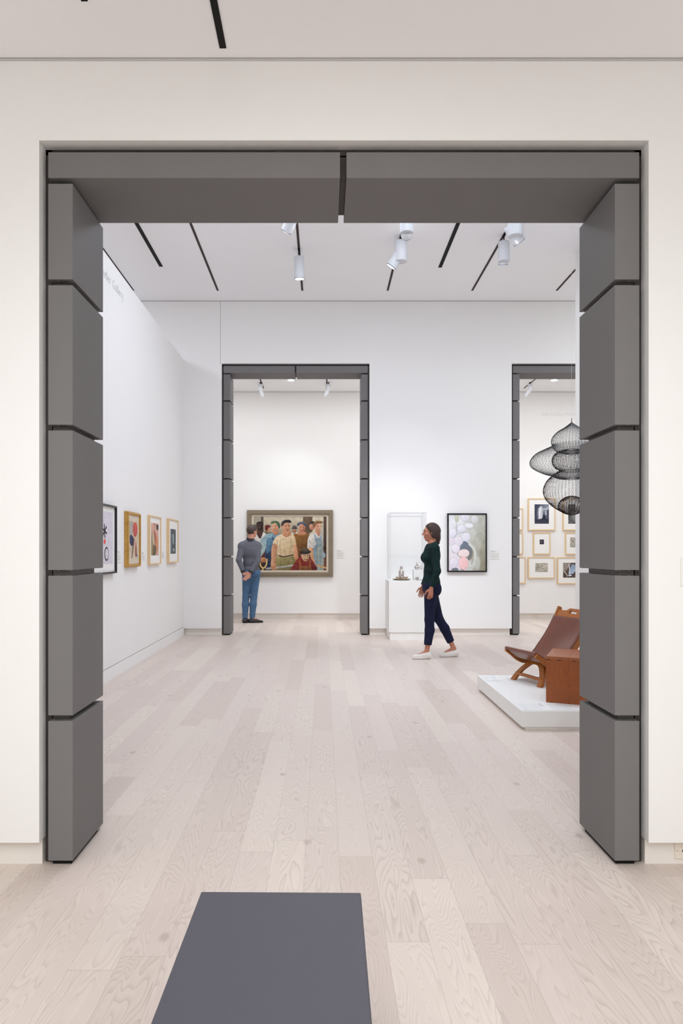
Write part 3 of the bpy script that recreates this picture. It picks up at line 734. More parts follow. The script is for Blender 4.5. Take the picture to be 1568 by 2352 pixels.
# left wall pictures: across = +Y (far), out = +X
def cv_marks():
    c = Canvas(130, 120, 0, 130, 0, 120, (216, 212, 222)); c.noise(4, [10, 30], 2)
    k = (34, 32, 36)
    for a in range(3):
        an = R(20 + 60 * a); c.line([(86 - 11 * math.cos(an), 45 - 14 * math.sin(an)), (86 + 11 * math.cos(an), 45 + 14 * math.sin(an))], 4.5, k, smooth=False)
    c.ell(86, 69, 5, 6, (232, 86, 66))
    c.ell(96, 97, 11, 16, k); c.ell(97, 97, 8, 12.5, (220, 216, 222))
    c.line([(40, 96), (52, 104), (62, 112)], 3, k); c.ell(30, 40, 8, 10, (60, 70, 120)); c.line([(18, 70), (40, 76)], 4, k)
    for i in range(14): c.ell(rng.uniform(70, 120), rng.uniform(12, 70), .8, .9, (120, 116, 130))
    return c
def cv_figure():
    c = Canvas(90, 150, 0, 90, 0, 150, (206, 190, 160)); c.noise(9, [8, 20, 40], 4)
    c.poly([(5, 5), (40, 5), (30, 70), (5, 60)], (150, 150, 160), al=.5)
    c.poly([(42, 10), (60, 4), (82, 14), (84, 40), (70, 60), (50, 60), (38, 40)], (206, 96, 88), (190, 80, 80), 60)
    c.line([(50, 20), (62, 48)], 3, (170, 60, 60)); c.line([(70, 12), (60, 50)], 3, (222, 130, 120))
    c.poly([(5, 62), (24, 56), (48, 70), (50, 90), (36, 100), (10, 92)], (62, 62, 96), (44, 44, 70), 60)
    c.poly([(34, 100), (46, 96), (40, 120), (30, 146), (24, 146)], (120, 92, 96)); c.poly([(60, 90), (74, 86), (78, 120), (74, 140), (62, 140)], (150, 90, 90))
    c.ell(60, 88, 14, 18, (206, 160, 140), al=.7); c.ell(78, 138, 6, 5, (90, 100, 160))
    return c
def cv_leaves():
    c = Canvas(90, 130, 0, 90, 0, 130, (206, 160, 140)); c.noise(10, [6, 14, 40], 6)
    c.poly([(0, 60), (30, 50), (40, 130), (0, 130)], (150, 120, 96), al=.8); c.poly([(20, 40), (34, 60), (30, 90), (14, 70)], (196, 196, 160))
    c.poly([(40, 30), (56, 50), (52, 90), (38, 60)], (176, 96, 84)); c.poly([(60, 60), (84, 60), (80, 110), (60, 100)], (212, 150, 100)); c.poly([(30, 90), (60, 96), (50, 130), (20, 130)], (110, 96, 78))
    c.poly([(62, 8), (86, 6), (84, 26), (66, 24)], (70, 62, 60)); c.poly([(4, 92), (16, 100), (12, 126), (2, 120)], (140, 140, 80))
    return c
def cv_dark():
    c = Canvas(80, 110, 0, 80, 0, 110, (92, 98, 100)); c.noise(12, [6, 14, 40], 9)
    c.poly([(34, 26), (54, 24), (50, 64), (32, 58)], (150, 172, 182), al=.9); c.poly([(10, 60), (22, 64), (16, 92), (8, 90)], (120, 130, 136)); c.ell(48, 92, 9, 8, (176, 190, 196)); c.poly([(56, 10), (74, 20), (70, 60), (60, 50)], (62, 66, 70))
    return c
def left_pic(name, label, dl, dr, zt, zb, fw, t, fm, cv, img, mm, cat='picture', inset=0.014):
    return picture(name, label, cat, (PLX, dl, zt), (0, 1, 0), (1, 0, 0), dr - dl, zt - zb, fw, t, fm, cv, img, mm, inset=inset)
GL = None
h = 1.779 - 1.09
left_pic('framed_print', 'black framed print with a star, red dot and ring on the left wall', 6.10, 7.06, 1.779, 1.09, 0.018, 0.042, M['black'], cv_marks(), (0.10, 0.07, 0.88, h - 0.10), M['mat'], inset=0.022)
rp = left_pic('framed_painting', 'gilt framed picture with a red head shape on the left wall', 7.446, 7.97, 1.753, 1.137, 0.036, 0.036, M['gold'], cv_figure(), (0.085, 0.10, 0.44, 0.52), M['beigemat'], 'painting', inset=0.006)
fr_ = MB(); frame_bars(fr_, lambda a, b, n: Vector((PLX + n, 7.456 + a, 1.743 - b)), 0.504, 0.596, 0.014, 0.048)
fr_.build('raised_molding', M['gold'], rp)
left_pic('framed_print', 'pale wood framed print of warm pink and orange shapes on the left wall', 8.43, 9.01, 1.761, 1.145, 0.018, 0.036, M['lightwood'], cv_leaves(), (0.10, 0.09, 0.48, 0.50), M['mat'])
left_pic('framed_print', 'pale wood framed dark grey-blue print nearest the far corner of the left wall', 9.46, 10.07, 1.768, 1.151, 0.018, 0.040, M['lightwood'], cv_dark(), (0.13, 0.14, 0.47, 0.49), M['mat'])

# prints on the far wall
def cv_gray(seed, dark=40, light=225, style=0, w=60, h=70):
    c = Canvas(w, h, 0, 1, 0, 1, ((dark + light) / 2,) * 3); r = np.random.default_rng(seed)
    c.noise((light - dark) * 0.22, [5, 12, 26], seed)
    if style == 1:      # pale tower and dark steeple over a town
        c.im[:] = (92, 98, 118)
        c.poly([(0, 0), (1, 0), (1, .55), (0, .55)], (58, 64, 84), (176, 180, 190), 30, False)
        for i in range(4): c.line([(.5, .35 - .06 * i), (1, .12 + .07 * i)], .02, (214, 216, 222), .6)
        c.poly([(.0, .1), (.14, .12), (.14, .8), (0, .8)], (60, 64, 80), smooth=False); c.poly([(.85, .3), (1, .25), (1, .8), (.85, .8)], (70, 74, 92), smooth=False)
        c.poly([(.28, .22), (.45, .08), (.55, .16), (.55, .72), (.28, .76)], (236, 236, 240), (190, 194, 204), 0, False)
        c.poly([(.45, .85), (.60, .60), (.66, .30), (.72, .60), (.84, .85)], (36, 38, 52), smooth=False)
        c.poly([(0, .78), (1, .74), (1, 1), (0, 1)], (48, 50, 64), (66, 68, 84), 90, False)
        c.noise(10, [40], seed)
    elif style == 2:
        c.im[:] = (206, 200, 186)
        for i in range(240):
            x, y = r.uniform(0, 1), r.uniform(0, 1); a_ = 6 * x + 4 * y * y; c.line([(x, y), (x + .07 * math.cos(a_), y + .07 * math.sin(a_))], r.uniform(.01, .03), (84, 78, 72), .7)
    elif style == 3:
        c.im[:] = (92, 78, 70)
        c.poly([(0, 0), (.5, 0), (.2, .5), (0, .6)], (150, 140, 132)); c.poly([(.35, .7), (.5, .25), (.62, .1), (.9, .3), (.75, .6), (.6, .75)], (140, 160, 190), (176, 190, 210), 60)
        c.line([(.38, .1), (.42, .5), (.40, .78)], .05, (226, 230, 236)); c.ell(.45, .85, .12, .05, (214, 222, 232)); c.line([(.5, .95), (.9, .5)], .05, (52, 42, 38)); c.line([(.1, .6), (.3, .9)], .05, (200, 196, 190)); c.noise(14, [30], seed)
    elif style == 4:
        c.im[:] = (46, 42, 58); c.ell(.45, .45, .2, .28, (150, 130, 140), al=.6); c.noise(12, [20], seed)
    return c
dF = WC - 0.03
GP = 'pale wood framed prints on the far wall'
def far_pic(u0, u1, v0, v1, label, im=None, cv=None):
    x0, x1, zt, zb = X(u0, dF), X(u1, dF), Z(v0, dF), Z(v1, dF)
    img = None
    if im: img = (X(im[0], dF) - x0, zt - Z(im[1], dF), X(im[2], dF) - x0, zt - Z(im[3], dF))
    picture('framed_print', label, 'picture', (x0, WC, zt), (1, 0, 0), (0, -1, 0), x1 - x0, zt - zb, 0.020, 0.030, M['lightwood'], cv, img, M['mat'], group=GP, inset=0.008)
far_pic(1212.5, 1275.3, 1144.4, 1218.3, 'pale wood framed print of a white tower and dark steeple', (1227.5, 1158.3, 1260.4, 1202.9), cv_gray(1, style=1, w=70, h=90))
far_pic(1292.3, 1355, 1144.4, 1218.3, 'pale wood framed dark print just behind the lowest lobe of the wire sculpture', (1304.8, 1158.3, 1342, 1202.9), cv_gray(2, 40, 150))
far_pic(1160, 1201.2, 1167.4, 1217.7, 'pale wood frame edge beside the doorway, topmost of the left column', (1170, 1178, 1190, 1206), cv_gray(3))
far_pic(1224.4, 1263.7, 1223.2, 1273.7, 'pale wood framed print with one tiny dark square image', (1239.3, 1239.2, 1249, 1250), cv_gray(4, style=4, w=30, h=30))
far_pic(1160, 1201, 1223.2, 1273.2, 'pale wood frame edge beside the doorway, middle of the left column', (1170, 1236, 1190, 1260), cv_gray(5))
far_pic(1297.8, 1346, 1223.2, 1273.8, 'pale wood framed black and white print cut off by the white wall, middle row', (1309, 1234, 1335, 1257.4), cv_gray(6, 20, 235, 2))
far_pic(1212.3, 1273.9, 1279.5, 1328.8, 'pale wood framed landscape-format etching in the bottom row', (1229, 1293.2, 1257.9, 1314), cv_gray(7, 60, 235, 2, 90, 64))
far_pic(1145, 1207, 1279.5, 1340.5, 'pale wood frame edge beside the doorway, lowest of the left column', (1160, 1293, 1192, 1326), cv_gray(8))
far_pic(1279.4, 1342, 1280, 1341.5, 'pale wood framed brown waterfall print in the bottom row', (1293, 1292.6, 1329, 1326.8), cv_gray(9, style=3, w=70, h=70))

# label cards
def cv_card():
    c = Canvas(40, 36, 0, 1, 0, 1, (238, 237, 233))
    for v, e in ((.10, .5), (.18, .62)): c.line([(.08, v), (e, v)], .035, (176, 172, 170), smooth=False)
    for k in range(7): c.line([(.08, .36 + k * .08), (.9 if k < 6 else .6, .36 + k * .08)], .03, (196, 193, 190), smooth=False)
    return c
def card(label, x0, x1, y, z0, z1, out=(0, -1, 0)):
    root = thing('label_card', label, 'label card', ((x0 + x1) / 2, y, z0))
    MB().box(x0, x1, y - 0.006, y + 0.002, z0, z1).build('card_board', M['card'], root, bevel=0.001)
    cv_card().mesh('printed_text', (x0, y - 0.0068, z1), (x1 - x0, 0, 0), (0, 0, z0 - z1), root)
d = WC - 0.006; card('white text card right of the large figure painting', X(772, d), X(790, d), WC, Z(1281, d), Z(1263, d))
d = WB0 - 0.006; card('white text card right of the pale petal painting', X(1125.5, d), X(1146.5, d), WB0, Z(1284, d), Z(1264, d))
d = WA0 - 0.006; card('white text card on the near wall right of the large doorway', X(1563, d), X(1563, d) + 0.14, WA0, Z(1345, d), Z(1280, d))
def left_card(label, u, v0, v1):
    dd = -PLX * F / (VX - u); y0 = dd; y1 = dd + 0.13
    root = thing('label_card', label, 'label card', (PLX, (y0 + y1) / 2, Z(v1, dd)))
    MB().box(PLX - 0.002, PLX + 0.004, y0, y1, Z(v1, dd), Z(v0, dd)).build('card_board', M['card'], root)
    cv_card().mesh('printed_text', (PLX + 0.0048, y0, Z(v0, dd)), (0, y1 - y0, 0), (0, 0, Z(v1, dd) - Z(v0, dd)), root)
left_card('white text card beside the black framed print', 268, 1264, 1292)
left_card('white text card beside the gilt framed picture', 325, 1268, 1288)
left_card('white text card beside the pink and orange print', 371, 1267, 1284)

# wall lettering
def lettering(name, txt, label, size, mtx):
    cu = bpy.data.curves.new(name, 'FONT'); cu.body = txt; cu.size = size; cu.extrude = 0.001; cu.offset = -0.0012
    cu.materials.append(M['letter'])
    o = bpy.data.objects.new(name, cu); COL.objects.link(o); o.matrix_world = mtx
    dg = bpy.context.evaluated_depsgraph_get(); me = bpy.data.meshes.new_from_object(o.evaluated_get(dg))
    bpy.data.objects.remove(o)
    o = bpy.data.objects.new(name, me); COL.objects.link(o); o.matrix_world = mtx
    return tag(o, label, 'lettering'), max(v.co.x for v in me.vertices)
mt = Matrix.Translation((X(1244, WC), WC - 0.002, Z(955, WC))) @ Matrix.Rotation(R(90), 4, 'X')
o, L = lettering('wall_lettering', 'Julia Calkins Peter', 'pale grey name lettering high on the far wall above the wire sculpture', 0.092, mt)
tgt = X(1322, WC) - X(1244, WC); k = tgt / L; o.scale = (k, k, k)
# left wall: reads from near to far
mt = Matrix.Translation((PLX + 0.002, 6.64, 4.035)) @ Matrix(((0, 0, 1, 0), (1, 0, 0, 0), (0, 1, 0, 0), (0, 0, 0, 1)))
o, L = lettering('wall_lettering', 'Cutler Gallery', 'pale grey gallery name lettering high on the left wall', 0.092, mt)
k = 0.77 / L; o.scale = (k, k, k)

# outlets
def outlet(label, cx, y, cz, w=0.115, h=0.07):
    root = thing('wall_outlet', label, 'electrical outlet', (cx, y, cz - h / 2))
    MB().box(cx - w / 2, cx + w / 2, y - 0.006, y, cz - h / 2, cz + h / 2).build('cover_plate', M['plastic'], root, bevel=0.002)
    for s in (-1, 1):
        sx = cx + s * w * 0.2
        so = MB().box(sx - 0.017, sx + 0.017, y - 0.008, y - 0.006, cz - 0.014, cz + 0.014).build('socket', M['plastic'], root, bevel=0.001)
        MB().box(sx - 0.007, sx - 0.004, y - 0.009, y - 0.008, cz - 0.004, cz + 0.005).box(sx + 0.004, sx + 0.007, y - 0.009, y - 0.008, cz - 0.004, cz + 0.005).box(sx - 0.002, sx + 0.002, y - 0.009, y - 0.008, cz - 0.010, cz - 0.006).build('slots', M['dark'], so)
    MB().lathe([(0.003, 0), (0.003, 0.001)], 8, (cx - w * 0.42, y - 0.007, cz)).build('plate_screw', M['screw'], root)
d = WA0 + rb; outlet('cream double outlet in the near baseboard right of the large doorway', X(1548.5, d) + 0.0575, d, 0.057, 0.115, 0.07)
d = WC + 0.045; outlet('pale outlet in the far baseboard under the large figure painting', X(690.5, d), d, 0.055)
outlet('pale outlet in the far baseboard below the framed prints', X(1229.5, d), d, 0.055)

# ------------------------------------------------------------------ bench in front
root = thing('bench', 'low dark grey bench in front of the doorway', 'bench', (-0.117, 1.0, 0), R(-0.7))
L0, L1, hw = -0.75, 0.742, 0.204
MB().box(-hw, hw, L0, L1, 0.405, 0.45).build('bench_top', M['bench'], root, world=False, bevel=0.004)
for yy in (L0 + 0.03, L1 - 0.07):
    MB().box(-hw + 0.01, hw - 0.01, yy, yy + 0.04, 0, 0.405).build('leg', M['bench'], root, world=False, bevel=0.003)
MB().box(-0.015, 0.015, L0 + 0.07, L1 - 0.07, 0.33, 0.405).build('stretcher', M['bench'], root, world=False)

# ------------------------------------------------------------------ platform, chair, wooden box
px0, px1, py0, py1, pz = 1.460, 3.15, 5.02, 6.47, 0.141
root = thing('display_platform', 'low white display platform under the leather chair', 'platform', ((px0 + px1) / 2, (py0 + py1) / 2, 0))
MB().box(px0, px1, py0, py1, 0.022, pz).build('platform_top', M['plinth'], root, bevel=0.003)
MB().box(px0 + 0.03, px1 - 0.03, py0 + 0.012, py1 - 0.03, 0, 0.022).build('recessed_base', M['base'], root)
def cv_floorlabel():
    c = Canvas(120, 36, 0, 3.2, 0, 1, (238, 239, 238))
    for b in (0.2, 1.6):
        for k in range(9): c.line([(b + .12 * k * .9, .12), (b + .12 * k * .9, .9)], .03, (206, 208, 208), smooth=False)
        for k in range(2): c.line([(b + 1.02 + .1 * k, .12), (b + 1.02 + .1 * k, .5)], .03, (176, 176, 176), smooth=False)
    return c
def flatlabel(label, x0, x1, y0, y1):
    o = cv_floorlabel().mesh('platform_label', (x0, y1, pz + 0.0015), (x1 - x0, 0, 0), (0, y0 - y1, 0))
    tag(o, label, 'text label')
flatlabel('printed text label on the front edge of the white platform', 1.465, 1.965, 5.035, 5.29)
flatlabel('printed text label at the back left corner of the white platform', 1.475, 1.62, 6.18, 6.44)

# sling chair. local x = backwards (s), local y = -w, z up
ch = thing('sling_chair', 'low brown leather sling chair with curved wooden legs on the white platform', 'chair', (1.69, 6.30, pz), R(19.9))
rail = [(-0.005, .290), (.06, .250), (.13, .203), (.20, .186), (.28, .232), (.36, .322), (.434, .414), (.50, .515), (.552, .612), (.572, .655)]
RP = [(p.x, p.z) for p in smooth_path([(a, 0, b) for a, b in rail], 6)]
def offset(path, dist):
    out = []
    for i, (a, b) in enumerate(path):
        p, q = path[max(0, i - 1)], path[min(len(path) - 1, i + 1)]
        t = Vector((q[0] - p[0], q[1] - p[1])).normalized()
        out.append((a + t.y * dist, b - t.x * dist))
    return out
fnc = lambda a, b, w: (a, -w, b)
th = [0.036 + 0.016 * math.sin(math.pi * i / (len(RP) - 1)) for i in range(len(RP))]
low = []
for i, (a, b) in enumerate(RP):
    p, q = RP[max(0, i - 1)], RP[min(len(RP) - 1, i + 1)]
    t = Vector((q[0] - p[0], q[1] - p[1])).normalized(); low.append((a + t.y * th[i], b - t.x * th[i]))
for w0 in (0.0, 0.432):
    MB().strip(RP, low, fnc, w0, w0 + 0.028).build('side_rail', M['chairwood'], ch, world=False, bevel=0.003)
# leather sling
lm = MB(); LP = RP[:-9]; nw = 14; vs = []
for i, (a, b) in enumerate(LP):
    p, q = LP[max(0, i - 1)], LP[min(len(LP) - 1, i + 1)]
    t = Vector((q[0] - p[0], q[1] - p[1])).normalized()
    sag = 0.022 * math.sin(math.pi * min(1, max(0, i / (len(LP) - 1))))
    for j in range(nw + 1):
        w = 0.004 + 0.452 * j / nw; sg = sag * math.sin(math.pi * j / nw) - 0.004
        vs.append((a + t.y * sg, -w, b - t.x * sg))
fs = [(i * (nw + 1) + j, i * (nw + 1) + j + 1, (i + 1) * (nw + 1) + j + 1, (i + 1) * (nw + 1) + j) for i in range(len(LP) - 1) for j in range(nw)]
lm.add(vs, fs)
sl = lm.build('leather_sling', M['leather'], ch, world=False, smooth=True, solid=0.004)
MB().tube([(-0.004, -0.002, .284), (-0.004, -0.436, .284)], 0.016, 14).build('front_roll', M['leather'], ch, world=False, smooth=True, angle=50)
# leather turned under the front edge
fl = MB().strip([(-0.004, .268), (.03, .238), (.075, .205)], [(-0.003, .264), (.031, .234), (.076, .201)], fnc, 0.03, 0.43)
fl.build('leather_flap', M['leather'], ch, world=False)
for w in (0.022, 0.438):
    st = MB()
    for i in range(6, len(LP) - 1):
        a, b = LP[i]
        st.box(a - 0.004, a + 0.004, -w - 0.0015, -w + 0.0015, b + 0.002, b + 0.006)
    st.build('stitching', M['thread'], sl, world=False)
# top board with hand hole
tb = Vector((.5, .865)); b0 = Vector((.528, .560))
def bd(u, w, n):
    p = b0 + tb * u; nrm = Vector((.865, -.5)); p = p + nrm * n
    return (p.x, -w, p.y)
out_ = [(0.03, .075), (.10, .072), (.135, .074), (.17, .098), (.29, .098), (.325, .074), (.36, .072), (.43, .075)]
mbx = MB()
def slab(w0, w1, lo, hi0, hi1):
    vs = [bd(lo, w0, 0), bd(lo, w1, 0), bd(hi1, w1, 0), bd(hi0, w0, 0), bd(lo, w0, .024), bd(lo, w1, .024), bd(hi1, w1, .024), bd(hi0, w0, .024)]
    mbx.add(vs, [(0, 1, 2, 3), (4, 5, 6, 7), (0, 1, 5, 4), (1, 2, 6, 5), (2, 3, 7, 6), (3, 0, 4, 7)])
for (wa, ha), (wb, hb) in zip(out_[:-1], out_[1:]):
    if wa >= .17 - 1e-6 and wb <= .29 + 1e-6:
        slab(.17, .18, 0, .098, .098); slab(.28, .29, 0, .098, .098); slab(.18, .28, 0, .046, .046); slab(.18, .28, .074, .098, .098)
    else: slab(wa, wb, 0, ha, hb)
mbx.build('top_rail', M['chairwood'], ch, world=False)
# arched leg frames
def arch(foot_s, top_s, nm):
    o_ = [(.035, 0), (.048, .05), (.075, .105), (.11, .15), (.15, .19), (.19, .205), (.27, .205), (.31, .19), (.35, .15), (.385, .105), (.412, .05), (.425, 0)]
    i_ = [(.085, 0), (.094, .04), (.118, .09), (.145, .122), (.175, .148), (.205, .16), (.255, .16), (.285, .148), (.315, .122), (.342, .09), (.366, .04), (.375, 0)]
    o2 = [(p.x, p.y) for p in smooth_path([(a, b, 0) for a, b in o_], 4)]; i2 = [(p.x, p.y) for p in smooth_path([(a, b, 0) for a, b in i_], 4)]
    k = .205
    o2 = [(.035 + (a - .035) * 1.115, b) for a, b in o2]; i2 = [(.035 + (a - .035) * 1.115, b) for a, b in i2]
    f = lambda a, b, n: (foot_s + (top_s - foot_s) * (b / k) + n, -a, b)
    # legs = two halves so every leg is its own piece
    hf = len(o2) // 2 + 1
    MB().strip(o2[:hf], i2[:hf], f, -.016, .016).build('leg', M['chairwood'], ch, world=False, bevel=0.003)
    MB().strip(o2[hf - 1:], i2[hf - 1:], f, -.016, .016).build('leg', M['chairwood'], ch, world=False, bevel=0.003)
    s1 = foot_s + (top_s - foot_s) * (.05 / k)
    MB().box(s1 - .011, s1 + .011, -.440, -.062, .045, .073).build('stretcher', M['chairwood'], ch, world=False, bevel=0.003)
arch(.03, .165, 'front'); arch(.43, .27, 'back')

bx = thing('wooden_box', 'square-edged reddish brown wooden box seat in front of the leather chair', 'wooden box', (1.7335, 5.314, pz), R(-24.8))
bw, bd_, bh = .48, .47, .359
MB().box(0, .170, 0, .022, 0, bh - .022).build('side_plank', M['boxwood'], bx, world=False, bevel=.0005)
MB().box(.1705, bw, 0, .022, 0, bh - .022).build('side_plank', M['boxwood'], bx, world=False, bevel=.0005)
MB().box(0, bw, bd_ - .022, bd_, 0, bh - .022).build('back_board', M['boxwood'], bx, world=False, bevel=.001)
MB().box(0, .022, .022, bd_ - .022, 0, bh - .022).build('end_board', M['boxwood'], bx, world=False)
MB().box(bw - .022, bw, .022, bd_ - .022, 0, bh - .022).build('end_board', M['boxwood'], bx, world=False)
MB().box(0, .170, 0, bd_, bh - .022, bh).build('top_plank', M['boxtop'], bx, world=False, bevel=.0006)
MB().box(.1704, bw, 0, bd_, bh - .022, bh).build('top_plank', M['boxtop'], bx, world=False, bevel=.0006)
for a in (.006, .085, .19, .28, .37):
    MB().box(a, a + .026, -.0006, .004, bh - .030, bh - .0225).build('dovetail_key', M['boxdark'], bx, world=False)

# ------------------------------------------------------------------ hanging wire sculpture
SD = 6.15; sx = X(1312.4, SD); pxm = SD / F
hs = thing('wire_sculpture', 'hanging dark woven wire sculpture of nested rounded lobes', 'sculpture', (sx, SD, Z(1183, SD)))
def lobe(prof, ncol, r, m, name='wire_lobe'):
    """prof: list of (radius_px, v). knitted columns of loops"""
    pr = smooth_path([(a * pxm, 0, Z(v, SD)) for a, v in prof], 10)
    # resample by arc length into rows of loops
    L = [0.0]
    for p, q in zip(pr[:-1], pr[1:]): L.append(L[-1] + (q - p).length)
    rows = max(6, int(L[-1] / 0.0130))
    ss = np.linspace(0, L[-1], rows + 1)
    rr = np.interp(ss, L, [p.x for p in pr]); zz = np.interp(ss, L, [p.z for p in pr])
    mb = MB()
    for k in range(ncol):
        pts = []
        for i in range(rows + 1):
            a = 2 * math.pi * (k + (0.5 if i % 2 else -0.06)) / ncol
            pts.append((sx + max(rr[i], .0008) * math.cos(a), SD + max(rr[i], .0008) * math.sin(a), zz[i]))
        mb.tube(pts, r, 3, caps=False)
        if k % 2 == 0:
            pts = []
            for i in range(rows + 1):
                a = 2 * math.pi * (k + (0.5 if i % 2 else 1.06)) / ncol
                pts.append((sx + max(rr[i], .0008) * math.cos(a), SD + max(rr[i], .0008) * math.sin(a), zz[i]))
            mb.tube(pts, r, 3, caps=False)
    return mb.build(name, m, hs)
lobe([(1, 970), (8, 976), (18, 983), (30, 990), (41, 1001), (45, 1012), (43.5, 1021), (41, 1026), (36, 1034), (24, 1040), (10, 1043)], 78, .0010, M['wiregrey'])
lobe([(41, 1019), (45, 1024), (60, 1031), (80, 1041), (91, 1054), (92.5, 1062), (90, 1069), (80, 1077), (62, 1086), (44, 1092), (32, 1098), (14, 1101)], 126, .0010, M['wiregrey'])
lobe([(12, 1032), (28, 1036), (39, 1044), (43.5, 1055), (42, 1065), (36, 1074), (28, 1079), (24, 1083)], 84, .0013, M['wirebrown'])
lobe([(26, 1080), (36, 1086), (50, 1098), (58, 1109), (62.5, 1122), (62, 1134), (56, 1148), (44, 1161), (32, 1170), (20, 1177)], 98, .0011, M['wirebrown'])
lobe([(2, 1139), (14, 1142), (25, 1150), (30, 1161), (28, 1170), (19, 1178), (8, 1182), (1, 1183)], 64, .0014, M['wirebrown'])
MB().tube([(sx, SD, Z(971, SD)), (sx, SD, Z(962, SD)), (sx + .003, SD, Z(960, SD))], .0025, 6).tube([(sx - .004, SD, Z(968, SD)), (sx + .004, SD, Z(966, SD))], .003, 6).build('hook', M['wirebrown'], hs)
MB().tube([(sx, SD, Z(961, SD)), (sx, SD, CZB)], .0011, 5).build('hanging_line', M['line'], hs)

# ------------------------------------------------------------------ display case with silver
cf, cb = 10.07, WB0 - 0.001
dc0 = thing('display_case', 'white plinth with clear display cover beside the walking visitor', 'display case', (1.265, 10.36, 0))
MB().box(.970, 1.562, cf, cb, .1165, .879).build('plinth', M['plinth'], dc0, bevel=.002)
MB().box(.985, 1.547, cf + .015, cb, 0, .1165).build('plinth_base', M['plinth'], dc0)
gx0, gx1, gy0, gy1, gz0, gz1 = .998, 1.530, 10.10, WB0 - .03, .880, 1.892
gb = MB(); t = .006
gb.box(gx0, gx1, gy0, gy0 + t, gz0, gz1 - t); gb.box(gx0, gx1, gy1 - t, gy1, gz0, gz1 - t)
gb.box(gx0, gx0 + t, gy0 + t, gy1 - t, gz0, gz1 - t); gb.box(gx1 - t, gx1, gy0 + t, gy1 - t, gz0, gz1 - t); gb.box(gx0, gx1, gy0, gy1, gz1 - t, gz1)
go = gb.build('clear_cover', M['glass'], dc0)
eb = MB(); e = .0035
for xx in (gx0, gx1 - e):
    for yy in (gy0 - .0005, gy1 - e): eb.box(xx - .0005, xx + e, yy, yy + e, gz0, gz1)
for zz in (gz1 - e,):
    eb.box(gx0, gx1, gy0 - .0005, gy0 + e, zz, zz + e + .0005); eb.box(gx0, gx1, gy1 - e, gy1, zz, zz + e + .0005)
    eb.box(gx0 - .0005, gx0 + e, gy0, gy1, zz, zz + e + .0005); eb.box(gx1 - e, gx1 + .0005, gy0, gy1, zz, zz + e + .0005)
eb.build('polished_edges', M['glassedge'], go)
zt = .8795; dS = 10.28
tx = X(922, dS)
tr = MB().lathe([(.085, 0), (.115, .006), (.140, .018), (.143, .022), (.136, .020), (.11, .010), (.02, .008)], 40, (tx, dS, zt)).build('serving_tray', M['brass'], smooth=True)
tag(tr, 'round shallow tray under the silver shaker in the display case', 'tray')
z0 = zt + .0085
sh = thing('cocktail_shaker', 'tall silver shaker standing on the tray in the display case', 'shaker', (tx - .004, dS, z0))
c0 = (tx - .004, dS, z0)
MB().lathe([(.030, 0), (.034, .008), (.038, .02), (.042, .06), (.042, .09), (.038, .118), (.044, .120), (.044, .126), (.036, .130)], 28, c0).build('shaker_body', M['silver'], sh, smooth=True, angle=40)
MB().lathe([(.035, .130), (.030, .140), (.022, .155), (.020, .185), (.021, .187), (.019, .196), (.010, .200)], 28, c0).build('shaker_cap', M['silver'], sh, smooth=True, angle=40)
cup = None
cl = ['leftmost small silver goblet on the tray', 'small silver goblet front left of the shaker', 'small silver goblet right in front of the shaker', 'small silver goblet front right of the shaker', 'rightmost small silver goblet on the tray']
for k, an in enumerate((200, 232, 268, 304, 340)):
    cx, cy = tx + .078 * math.cos(R(an)), dS + .078 * math.sin(R(an))
    if cup is None:
        cup = thing('silver_goblet', cl[0], 'goblet', (cx, cy, z0), group='silver goblets on the tray')
        MB().lathe([(.006, .016), (.012, .020), (.019, .030), (.024, .044), (.022, .043), (.012, .026)], 18, (cx, cy, z0)).build('bowl', M['silver'], cup, smooth=True)
        MB().lathe([(.015, 0), (.012, .003), (.004, .006), (.0035, .014), (.007, .017)], 16, (cx, cy, z0)).build('stem', M['silver'], cup, smooth=True)
    else:
        c = copy_tree(cup); c.location = (cx, cy, z0); c['label'] = cl[k]
def jar(label, cx, cy, z, s=1.0):
    root = thing('lidded_jar', label, 'jar', (cx, cy, z))
    MB().lathe([(.022 * s, 0), (.026 * s, .004), (.036 * s, .018 * s), (.040 * s, .034 * s), (.040 * s, .040 * s), (.030 * s, .041 * s)], 26, (cx, cy, z)).build('bowl', M['silver'], root, smooth=True, angle=40)
    MB().lathe([(.041 * s, .041 * s), (.036 * s, .052 * s), (.022 * s, .068 * s), (.008 * s, .084 * s), (.004 * s, .090 * s)], 26, (cx, cy, z)).build('lid', M['silver'], root, smooth=True, angle=40)
    MB().lathe([(.003 * s, .088 * s), (.009 * s, .094 * s), (.009 * s, .102 * s), (.003 * s, .108 * s)], 14, (cx, cy, z)).build('finial', M['silver'], root, smooth=True)
bz = zt
o = MB().box(1.356, 1.462, 10.24, 10.36, bz, bz + .155).build('display_block', M['plinth'], bevel=.001); tag(o, 'white block carrying the silver lidded jar in the display case', 'display block')
jar('silver jar with pointed lid on the white block', 1.412, 10.30, bz + .1552)
o = MB().box(1.470, 1.520, 10.40, 10.50, bz, bz + .155).build('display_block', M['plinth'], bevel=.001); tag(o, 'white block behind the walking visitor, at the right end of the display case', 'display block')
jar('smaller silver jar partly hidden behind the walking visitor', 1.495, 10.45, bz + .1552, .55)
sm = thing('silver_mug', 'tiny silver mug in front of the white block in the display case', 'mug', (1.405, 10.19, bz))
MB().lathe([(.022, 0), (.025, .003), (.025, .046), (.022, .047), (.020, .010)], 20, (1.405, 10.19, bz)).build('mug_body', M['silver'], sm, smooth=True, angle=40)
